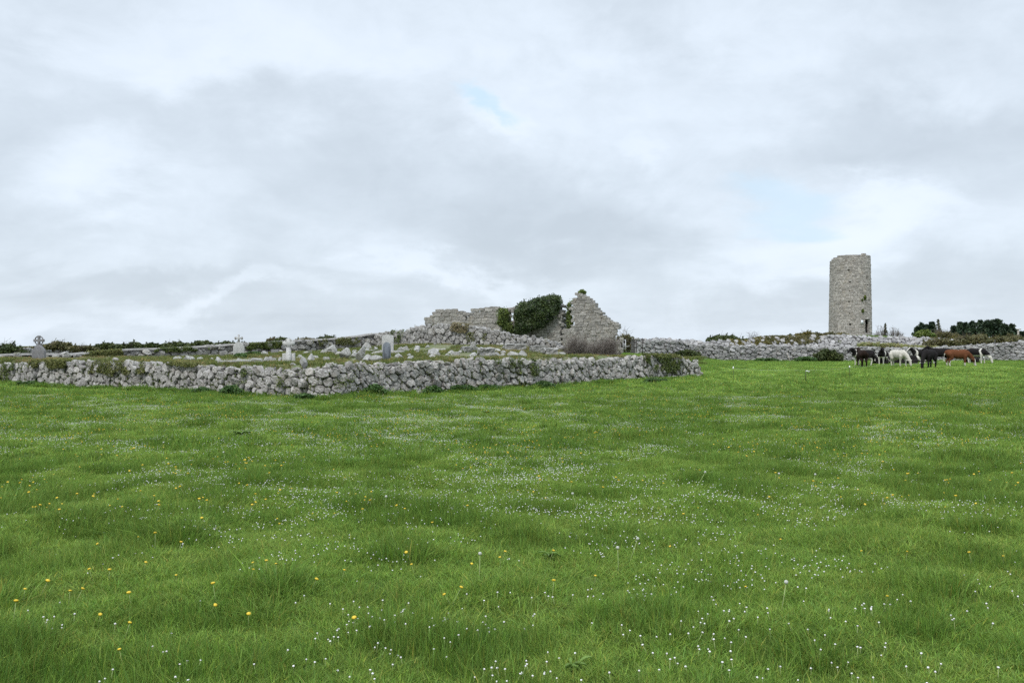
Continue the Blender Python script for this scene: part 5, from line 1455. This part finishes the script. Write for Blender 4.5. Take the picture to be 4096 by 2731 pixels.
COWS = [  # zoom x of the middle, zoom y of the feet, pose, colour, heading in degrees (0 = right, 90 = away, 180 = left), head turn, scale, label
    (318, 513, 'stand', pied(0.62, [(0.5, 0.72, 0.6)], False), 180, 0.5, 0.98, 'black cow with white legs standing broadside behind another, looking out'),
    (306, 526, 'stand', dark_brown, 82, 0.0, 1.02, 'dark cow seen from behind, first of the herd at the left'),
    (568, 499, 'stand', pied(0.70, [(-0.05, 0.30, 0.5)], False), 235, 0.5, 0.98, 'black cow with a white band over its back and white legs'),
    (772, 524, 'graze', white, 285, 0.15, 1.02, 'creamy white cow grazing with its head towards the camera'),
    (668, 489, 'lie', pied(0.0, [(0.3, 0.45, 0.0)], True), 180, 0.2, 0.9, 'black cow lying down behind the white cow on its left'),
    (536, 495, 'lie', black, 200, 0.3, 0.85, 'black cow lying low behind the cow with the white band'),
    (890, 494, 'lie', pied(0.10, [(-1.1, -0.75, -1)], False), 175, 0.0, 1.0, 'dark cow lying down right of the white cow, one pale leg out'),
    (1020, 489, 'stand', pied(0.60, [(0.5, 0.66, 0.5)], True), 215, -0.3, 0.98, 'black cow with a white throat stripe left of the grazing black cow'),
    (1150, 548, 'graze', black, 222, 0.1, 1.08, 'all black cow grazing nearest to the fence, head down left'),
    (1300, 489, 'stand', pied(0.45, [(-0.2, 0.25, -1)] and [], False), 185, -0.4, 1.06, 'long black cow standing broadside behind the grazing black cow'),
    (1520, 523, 'graze', brown, -8, 0.05, 1.05, 'red brown cow with white face and white lower legs, grazing'),
    (1700, 475, 'lie', black, 10, 0.0, 0.8, 'black cow lying behind the head of the red brown cow'),
    (1762, 484, 'graze', pied(0.72, [(0.36, 0.52, 0.5)], True), -58, 0.15, 1.04, 'black cow with white shoulder stripe and white face, rightmost of the herd'),
]
for (x, y, pose, colf, hdg, turn, sc, lab) in COWS:
    u, v = zc(x, y); X, Y = on_field(u, v)
    o = bpy.data.objects.new('cow', cow_mesh('cow', pose, colf, turn, 0.05 * rng.normal())); COL.objects.link(o)
    o.location = (X, Y, g1(X, Y) - 0.01); o.rotation_euler = (0, 0, R(hdg)); o.scale = (sc, sc, sc)
    tag(o, lab, 'cow', 'cattle in front of the field wall')


# ------------------------------------------------------------------ grass
def blades(n, rad, h0, h1, w, lean=0.5, clump=False):
    r = rad * np.sqrt(rng.random(n)); a = rng.random(n) * 6.283
    P = np.column_stack([r * np.cos(a), r * np.sin(a), np.full(n, -0.02)])
    h = h0 + (h1 - h0) * rng.random(n) ** 1.3; tg = np.ones(n)
    d = rng.random(n) * 6.283 if not clump else a + rng.normal(0, 0.6, n)
    if not clump:                                # grass grows in small tufts, each leaning its own way
        nt = max(4, n // 13); k = rng.integers(0, nt, n); tr = rad * np.sqrt(rng.random(nt)); ta = rng.random(nt) * 6.283; sp = rad * 0.075 + w * 1.2
        off = rng.normal(0, sp, (n, 2)); P[:, 0] = (tr * np.cos(ta))[k] + off[:, 0]; P[:, 1] = (tr * np.sin(ta))[k] + off[:, 1]
        th = rng.uniform(0.6, 1.3, nt); h = h * th[k]; td = rng.random(nt) * 6.283
        d = np.arctan2(off[:, 1] + sp * 0.9 * np.sin(td[k]), off[:, 0] + sp * 0.9 * np.cos(td[k])) + rng.normal(0, 0.35, n); tg = rng.uniform(0.72, 1.28, nt)[k]
    ln = np.abs(rng.normal(0, lean, n)) * h; D = np.column_stack([np.cos(d), np.sin(d), 0 * d]); S = np.column_stack([-np.sin(d), np.cos(d), 0 * d])
    tw = rng.normal(0, 0.8, n); S = S * np.cos(tw)[:, None] + D * np.sin(tw)[:, None]
    ww = (w * rng.uniform(0.6, 1.3, n))[:, None] / 2
    M1 = P + D * (ln * 0.35)[:, None] + np.column_stack([0 * h, 0 * h, h * 0.6]); T = P + D * ln[:, None] + np.column_stack([0 * h, 0 * h, h])
    V = np.stack([P - S * ww, P + S * ww, M1 + S * ww * 0.85, M1 - S * ww * 0.85, T], 1).reshape(-1, 3)
    i = np.arange(n) * 5
    g = rng.uniform(0.70, 1.30, n) * tg; yel = rng.random(n) < 0.07
    c = np.column_stack([g * rng.uniform(0.85, 1.15, n), g, g * rng.uniform(0.7, 1.15, n)]); c[yel] *= np.array([1.7, 1.15, 1.3])
    mb = MB(); mb.add(V, quads=np.stack([i, i + 1, i + 2, i + 3], 1), tris=np.stack([i + 3, i + 2, i + 4], 1), col=np.repeat(c, 5, 0))
    return mb


def scatter(name, protos, P, rot, scl, idx, tus, mat, label):
    """one grass object: patches of blades instanced over points"""
    pc = bpy.data.collections.new(name + '_patches')
    for k, mb in enumerate(protos):
        pc.objects.link(bpy.data.objects.new('%s_patch_%02d' % (name, k), mb.mesh(name + '_patch', mat)))
    me = bpy.data.meshes.new(name); me.vertices.add(len(P)); me.vertices.foreach_set('co', np.asarray(P, np.float32).ravel())
    for (nm, typ, dat, key) in (('rot', 'FLOAT_VECTOR', rot, 'vector'), ('scl', 'FLOAT_VECTOR', scl, 'vector'), ('idx', 'INT', idx, 'value'), ('tuss', 'FLOAT', tus, 'value')):
        a = me.attributes.new(nm, typ, 'POINT'); a.data.foreach_set(key, np.asarray(dat, np.int32 if typ == 'INT' else np.float32).ravel())
    o = bpy.data.objects.new(name, me); COL.objects.link(o)
    ng = bpy.data.node_groups.new(name + '_scatter', 'GeometryNodeTree')
    ng.interface.new_socket('Geometry', in_out='INPUT', socket_type='NodeSocketGeometry'); ng.interface.new_socket('Geometry', in_out='OUTPUT', socket_type='NodeSocketGeometry')
    gi = ng.nodes.new('NodeGroupInput'); go = ng.nodes.new('NodeGroupOutput'); ip = ng.nodes.new('GeometryNodeInstanceOnPoints'); ci = ng.nodes.new('GeometryNodeCollectionInfo')
    ci.inputs['Collection'].default_value = pc; ci.inputs['Separate Children'].default_value = True; ci.inputs['Reset Children'].default_value = True
    ip.inputs['Pick Instance'].default_value = True

    def na(nm, dt):
        n = ng.nodes.new('GeometryNodeInputNamedAttribute'); n.data_type = dt; n.inputs['Name'].default_value = nm; return n.outputs['Attribute']
    ng.links.new(gi.outputs[0], ip.inputs['Points']); ng.links.new(ci.outputs[0], ip.inputs['Instance'])
    ng.links.new(na('idx', 'INT'), ip.inputs['Instance Index']); ng.links.new(na('rot', 'FLOAT_VECTOR'), ip.inputs['Rotation']); ng.links.new(na('scl', 'FLOAT_VECTOR'), ip.inputs['Scale'])
    ng.links.new(ip.outputs[0], go.inputs[0])
    md = o.modifiers.new('scatter', 'NODES'); md.node_group = ng
    me.materials.append(mat)
    return tag(o, label, 'grass', None, 'stuff')


def tuss_at(x, y):
    """how tall and dark the sward is: rank tussocks among grazed turf"""
    t = fbm(x / 0.46, y / 0.42, 50, 2) * 0.55 + fbm(x / 0.20, y / 0.19, 71, 2) * 0.25 + fbm(x / 3.5, y / 3.0, 78, 2) * 0.2
    return sst(t, 0.52, 0.63)


def in_field(x, y):
    a, b = yab(x, y); inside = (a > -0.3) & (b > -0.3) & (b < 24.6)
    lim = np.interp(x / np.maximum(y, 1) * FPX + 2048, [2500, 2800, 3300, 3800, 4450], [77, 81.5, 86.5, 88, 88]) - 0.2
    return ~inside & (y < lim) & ~((a >= -0.3) & (b > -0.3) & (x < 5))


def grid_pts(y0, y1, sp, margin=5.5):
    ys = np.arange(y0, y1, sp); out = []
    for y in ys:
        w = y * 0.5775 + margin; xs = np.arange(-w, w, sp); out.append(np.column_stack([xs, np.full_like(xs, y)]))
    P = np.concatenate(out) + rng.uniform(-0.5, 0.5, (sum(len(o) for o in out), 2)) * sp
    return P[in_field(P[:, 0], P[:, 1])]


def field_grass(name, y0, y1, sp, protos, label, hs=1.0):
    P = grid_pts(y0, y1, sp); x, y = P[:, 0], P[:, 1]; z = gz(x, y); n = len(P)
    e = 0.15; nx = -(gz(x + e, y) - gz(x - e, y)) / (2 * e); ny = -(gz(x, y + e) - gz(x, y - e)) / (2 * e)
    yaw = rng.random(n) * 6.283
    rot = np.array([(Vector((a, b, 1)).to_track_quat('Z', 'Y') @ Euler((0, 0, c)).to_quaternion()).to_euler()[:] for a, b, c in zip(nx, ny, yaw)])
    t = tuss_at(x, y); s = rng.uniform(0.9, 1.15, n)
    scl = np.column_stack([s, s, hs * (0.80 + 1.35 * t) * rng.uniform(0.85, 1.15, n)])
    idx = rng.integers(0, len(protos), n)
    return scatter(name, protos, np.column_stack([x, y, z]), rot, scl, idx, t * rng.uniform(0.6, 1.0, n), M['grass'], label)


field_grass('grass', 2.6, 13.0, 0.20, [blades(760, 0.27, 0.028, 0.080, 0.0042, 0.95) for _ in range(7)], 'green pasture grass in the near foreground')
field_grass('grass', 12.8, 32.0, 0.36, [blades(620, 0.43, 0.03, 0.09, 0.0080, 0.9) for _ in range(6)], 'green pasture grass in the middle distance')
field_grass('grass', 31.5, 90.0, 0.8, [blades(520, 0.9, 0.03, 0.09, 0.022, 0.7) for _ in range(5)], 'green pasture grass reaching the walls and the cattle')


def tussocks():
    P = grid_pts(3.0, 60.0, 0.42); x, y = P[:, 0], P[:, 1]; t = tuss_at(x, y)
    k = rng.random(len(x)) < (0.8 * t ** 1.6 + 0.02) * np.clip(16 / np.maximum(y, 8), 0.25, 1); x, y, t = x[k], y[k], t[k]; n = len(x)
    for (pa, m, lo, hi) in ((front, 900, 0.02, 0.55), (fw, 420, 0.05, 0.6)):
        q = rng.uniform(0, pa.L, m); X, N = pa.at(q); X = X + N * (lo + (hi - lo) * rng.random(m) ** 1.8)[:, None]; k = rng.random(m) < 0.35 + 0.65 * fbm(q / 1.3, 0 * q, 64)
        x = np.concatenate([x, X[k, 0]]); y = np.concatenate([y, X[k, 1]]); t = np.concatenate([t, np.full(int(k.sum()), 1.35)])
    n = len(x)
    s = rng.uniform(0.6, 1.4, n) * (0.7 + 0.5 * t); far = sst(y, 14, 22)
    idx = rng.integers(0, 4, n) + 4 * (far > 0.5)
    scatter('tussock_grass', [blades(230, 0.12, 0.06, 0.16, 0.0042, 0.7, True) for _ in range(4)] + [blades(110, 0.15, 0.06, 0.17, 0.012, 0.7, True) for _ in range(4)],
            np.column_stack([x, y, gz(x, y)]), np.column_stack([rng.normal(0, 0.08, (n, 2)), rng.random(n) * 6.283]), np.column_stack([s * 1.25, s * 1.25, s * 0.85]), idx, rng.uniform(0.45, 1.0, n), M['grass'],
            'darker rank tussocks of grass standing out of the grazed pasture')


tussocks()


def yard_grass():
    n = 7000; a = rng.uniform(0.6, 25.2, n); b = rng.uniform(0.6, 26.2, n); P = C0 + a[:, None] * E1 + b[:, None] * E2
    k = fbm(P[:, 0] / 2.2, P[:, 1] / 2.2, 12) > np.where(np.minimum(a, b) < 3.0, 0.25, 0.45); P = P[k]; n = len(P); z = yard(P[:, 0], P[:, 1]) - 0.55 * (1 - sst(np.minimum(a[k], b[k]), 0.3, 0.95))
    t = fbm(P[:, 0] / 2.0, P[:, 1] / 2.0, 19); s = rng.uniform(0.8, 1.3, n)
    scatter('churchyard_grass', [blades(170, 0.30, 0.04, 0.14, 0.016, 0.8) for _ in range(5)], np.column_stack([P, z]), np.column_stack([np.zeros((n, 2)), rng.random(n) * 6.283]),
            np.column_stack([s, s, s * (0.5 + t)]), rng.integers(0, 5, n), sst(t, 0.4, 0.6), M['yard_grass'], 'rough grass growing between the grave markers')


yard_grass()


# ------------------------------------------------------------------ flowers
def ovoid(r, h, n=7, rings=4, open_=0.0):
    V = []
    for k in range(1, rings):
        f = k / rings; a = math.pi * f; rr = r * math.sin(a) ** 0.8 * (1 + 0.25 * open_ * (1 - f)); z = -h * math.cos(a) * 0.5
        V += [(rr * math.cos(2 * math.pi * i / n), rr * math.sin(2 * math.pi * i / n), z) for i in range(n)]
    V = [(0, 0, -h * 0.5)] + V + [(0, 0, h * 0.5)]; V = np.array(V); t = []; q = []
    for i in range(n):
        j = (i + 1) % n; t.append([0, 1 + j, 1 + i]); t.append([len(V) - 1, 1 + (rings - 2) * n + i, 1 + (rings - 2) * n + j])
        for k in range(rings - 2): q.append([1 + k * n + i, 1 + k * n + j, 1 + (k + 1) * n + j, 1 + (k + 1) * n + i])
    return V, np.array(q), np.array(t)


DV, DQ, DT = ovoid(0.0058, 0.0095, 7, 4)
DCOL = np.where((DV[:, 2:3] < -0.002), np.array([[0.95, 0.72, 0.76]]), np.array([[1.0, 1.0, 1.0]]))
FV, FQ, FT2 = ovoid(0.0054, 0.0095, 4, 3)


def dens_daisy(x, y):
    d = fbm(x / 1.5, y / 1.3, 140, 3); e = fbm(x / 0.45, y / 0.4, 151, 2); far = sst(y, 5.8, 8.5)
    left = 1 - 0.35 * sst(x / np.maximum(y, 1), 0.05, 0.35)
    g = sst(d * 0.6 + e * 0.4, 0.50 - 0.08 * far - 0.05 * far * (1 - sst(y, 17, 24)) * (1 - sst(x / np.maximum(y, 1), -0.05, 0.25)), 0.72 - 0.02 * far) * left
    u = x / np.maximum(y, 1)
    corner = np.exp(-((u + 0.10) / 0.12) ** 2 - ((y - 4.8) / 0.5) ** 2) + np.exp(-((u + 0.55) / 0.1) ** 2 - ((y - 4.9) / 0.6) ** 2)
    return np.clip(g * (0.42 + 0.58 * far) + 0.9 * corner * sst(e, 0.35, 0.6), 0, 1) * (1 - tuss_at(x, y) * 0.85) * (1 - 0.55 * sst(y, 26, 45))


def sprinkle(n, y0, y1, dens, margin=2.0):
    y = np.sqrt(rng.uniform(y0 ** 2, y1 ** 2, n)); x = rng.uniform(-1, 1, n) * (0.5775 * y + margin)
    k = in_field(x, y) & (rng.random(n) < dens(x, y)); return x[k], y[k]


def flowers():
    dx, dy = [], []
    for (n, a, b) in ((11000, 4.0, 8.0), (170000, 8.0, 30.0), (50000, 30.0, 66.0)):
        x, y = sprinkle(n, a, b, dens_daisy); dx.append(x); dy.append(y)
    x = np.concatenate(dx); y = np.concatenate(dy); o = np.argsort(y + 30 * (np.abs(x) > 0.575 * y)); x, y = x[o], y[o]
    hgt = rng.uniform(0.034, 0.074, len(x)) + 0.03 * tuss_at(x, y); zg = gz(x, y)
    # the 300 nearest are flowers of their own: stem and closed white head
    dm = MB(); dm.add(DV, quads=DQ, tris=DT, col=DCOL); head = dm.mesh('flower_head', M['daisy_white'])
    sm = MB(); sm.tube([(0, 0, -0.10), (0.004, 0, -0.05), (0, 0, -0.003)], [0.0012, 0.0012, 0.0014], 5); stem = sm.mesh('stem', M['stem'])
    root0 = empty('daisy', (0, 0, 0)); tag(root0, 'small half closed white daisy on a thin stem in the foreground grass', 'daisy', 'daisies in the foreground grass')
    h0 = bpy.data.objects.new('flower_head', head); s0 = bpy.data.objects.new('stem', stem)
    for c in (h0, s0): COL.objects.link(c); c.parent = root0
    N = min(300, len(x))
    for i in range(N):
        if i == 0: r, hh, ss = root0, h0, s0
        else:
            r = root0.copy(); COL.objects.link(r); hh = h0.copy(); ss = s0.copy()
            for c in (hh, ss): COL.objects.link(c); c.parent = r
        k = float(rng.uniform(0.8, 1.2)); r.location = (float(x[i]), float(y[i]), float(zg[i] + hgt[i])); r.scale = (k, k, 1.0)
        r.rotation_euler = (float(rng.normal(0, 0.18)), float(rng.normal(0, 0.18)), float(rng.uniform(0, 6.28)))
        hh.scale = (1, 1, float(rng.uniform(0.8, 1.2)))
    x, y, zg, hgt = x[N:], y[N:], zg[N:], hgt[N:]; n = len(x); print('daisies', n)
    mb = MB(); nv = len(FV); s = rng.uniform(0.75, 1.25, n)[:, None, None] * (1 + 0.35 * sst(y, 20, 50))[:, None, None]
    V = FV[None] * s + np.column_stack([x, y, zg + hgt])[:, None]
    off = (np.arange(n) * nv)[:, None, None]
    mb.add(V.reshape(-1, 3), quads=(FQ[None] + off).reshape(-1, 4) if len(FQ) else None, tris=(FT2[None] + off).reshape(-1, 3))
    tag(mb.build('daisies', M['daisy_white']), 'countless white daisies spread over the pasture beyond the foreground', 'daisies', None, 'stuff')

    # dandelions
    def dd(x, y):
        d = fbm(x / 2.0, y / 1.5, 220, 2); return np.clip(sst(d, 0.42, 0.72) * (0.30 + 0.7 * sst(y, 6, 11)) + 0.05, 0, 1)
    px, py = [], []
    for (n, a, b) in ((620, 4.2, 9.0), (6500, 9.0, 30.0), (9000, 30.0, 66.0)):
        a_, b_ = sprinkle(n, a, b, dd); px.append(a_); py.append(b_)
    x = np.concatenate(px); y = np.concatenate(py); o = np.argsort(y + 30 * (np.abs(x) > 0.575 * y)); x, y = x[o], y[o]; zg = gz(x, y); hgt = rng.uniform(0.08, 0.17, len(x))
    V, Q, T = ovoid(0.013, 0.018, 9, 5, 1.5); V = V * np.where(V[:, 2:3] > 0, 1.25, 0.9); V[:, :2] *= (1 + 0.12 * (np.arange(len(V)) % 2))[:, None]
    dm = MB(); dm.add(V, quads=Q, tris=T); head = dm.mesh('flower_head', M['dandelion'])
    sm = MB(); sm.tube([(0.008, 0, -0.17), (0.004, 0, -0.08), (0, 0, -0.004)], [0.0022, 0.002, 0.002], 5); stem = sm.mesh('stem', M['stem'])
    r0 = empty('dandelion', (0, 0, 0)); tag(r0, 'yellow dandelion flower on a pale stalk in the pasture', 'dandelion', 'dandelions in the pasture')
    h0 = bpy.data.objects.new('flower_head', head); s0 = bpy.data.objects.new('stem', stem)
    for c in (h0, s0): COL.objects.link(c); c.parent = r0
    N = min(300, len(x))
    for i in range(N):
        if i == 0: r, hh, ss = r0, h0, s0
        else:
            r = r0.copy(); COL.objects.link(r); hh = h0.copy(); ss = s0.copy()
            for c in (hh, ss): COL.objects.link(c); c.parent = r
        k = float(rng.uniform(0.42, 0.85)); r.location = (float(x[i]), float(y[i]), float(zg[i] + hgt[i])); r.scale = (k, k, k)
        r.rotation_euler = (float(rng.normal(0, 0.25)), float(rng.normal(0, 0.25)), float(rng.uniform(0, 6.28)))
    x, y, zg, hgt = x[N:], y[N:], zg[N:], hgt[N:]; n = len(x); print('dandelions', n)
    if n:
        mb = MB(); nv = len(FV); s = rng.uniform(1.3, 2.2, n)[:, None, None]
        VV = FV[None] * s + np.column_stack([x, y, zg + hgt])[:, None]; off = (np.arange(n) * nv)[:, None, None]
        mb.add(VV.reshape(-1, 3), quads=(FQ[None] + off).reshape(-1, 4), tris=(FT2[None] + off).reshape(-1, 3))
        tag(mb.build('dandelions', M['dandelion']), 'many distant yellow dandelions dotted over the far pasture', 'dandelions', None, 'stuff')

    # dandelion seed clocks and bare stalks
    sv, sq, st = ovoid(0.013, 0.025, 9, 6); cm = MB(); cm.add(sv, quads=sq, tris=st); ch = cm.mesh('seed_head', M['seed'])
    sm = MB(); sm.tube([(0.01, 0, -0.25), (0.006, 0, -0.1), (0, 0, 0)], [0.0028, 0.0026, 0.0022], 5); cs = sm.mesh('stem', M['stem'])
    for i, (u, v) in enumerate(((3143, 2462), (2470, 2295), (1545, 2064), (895, 1862), (1050, 1835), (655, 1818), (1560, 1778), (3115, 1965), (2290, 2053), (3330, 2030), (2820, 1960), (3260, 1965), (2550, 2250), (1920, 2320), (2560, 1640), (3725, 1735), (1970, 1792))):
        X, Y = on_field(u, v); r = empty('dandelion_clock', (X, Y, g1(X, Y) + 0.19)); r.rotation_euler = (float(rng.normal(0, 0.2)), float(rng.normal(0.1, 0.25)), 0)
        for (nm, me) in (('seed_head', ch), ('stem', cs)):
            c = bpy.data.objects.new(nm, me); COL.objects.link(c); c.parent = r
        tag(r, 'pale dandelion seed head standing above the pasture grass', 'seed head', 'dandelion seed heads in the pasture')

    # broad-leaved docks
    for (u, v, k, lab) in ((965, 1742, 0.95, 'big broad leaved dock plant left of centre below the wall'), (1950, 1655, 0.6, 'dark dock plant out in the grass right of the wall corner'), (2200, 2240, 0.42, 'low dock rosette in the middle of the pasture'), (2290, 2690, 0.3, 'small dock leaf rosette near the bottom centre')):
        X, Y = on_field(u, v); mb = MB()
        for j in range(int(9 + 8 * k)):
            a = rng.uniform(0, 6.283); l = k * rng.uniform(0.14, 0.26); up = rng.uniform(0.5, 1.1); w = l * 0.17
            t = np.linspace(0, 1, 6); D = np.array([math.cos(a), math.sin(a), 0]); S = np.array([-D[1], D[0], 0])
            mid = D * (l * t)[:, None] + np.array([0, 0, 1]) * (l * (up * t - 0.75 * up * t * t))[:, None]
            ww = w * np.sin(np.pi * np.clip(t * 0.93 + 0.05, 0, 1)) ** 0.7
            V = np.stack([mid - S * ww[:, None] + [0, 0, 0.01], mid, mid + S * ww[:, None] + [0, 0, 0.01]], 1).reshape(-1, 3); q = []
            for i in range(5):
                for s in range(2): q.append([i * 3 + s, i * 3 + s + 1, i * 3 + 4 + s, i * 3 + 3 + s])
            g = rng.uniform(0.75, 1.2); mb.add(V + np.array([rng.normal(0, 0.02), rng.normal(0, 0.02), 0.02]), quads=q, col=(g, g, g))
        o = mb.build('dock_plant', M['dock']); o.location = (X, Y, g1(X, Y)); tag(o, lab, 'plant', 'broad leaved docks in the pasture')


flowers()
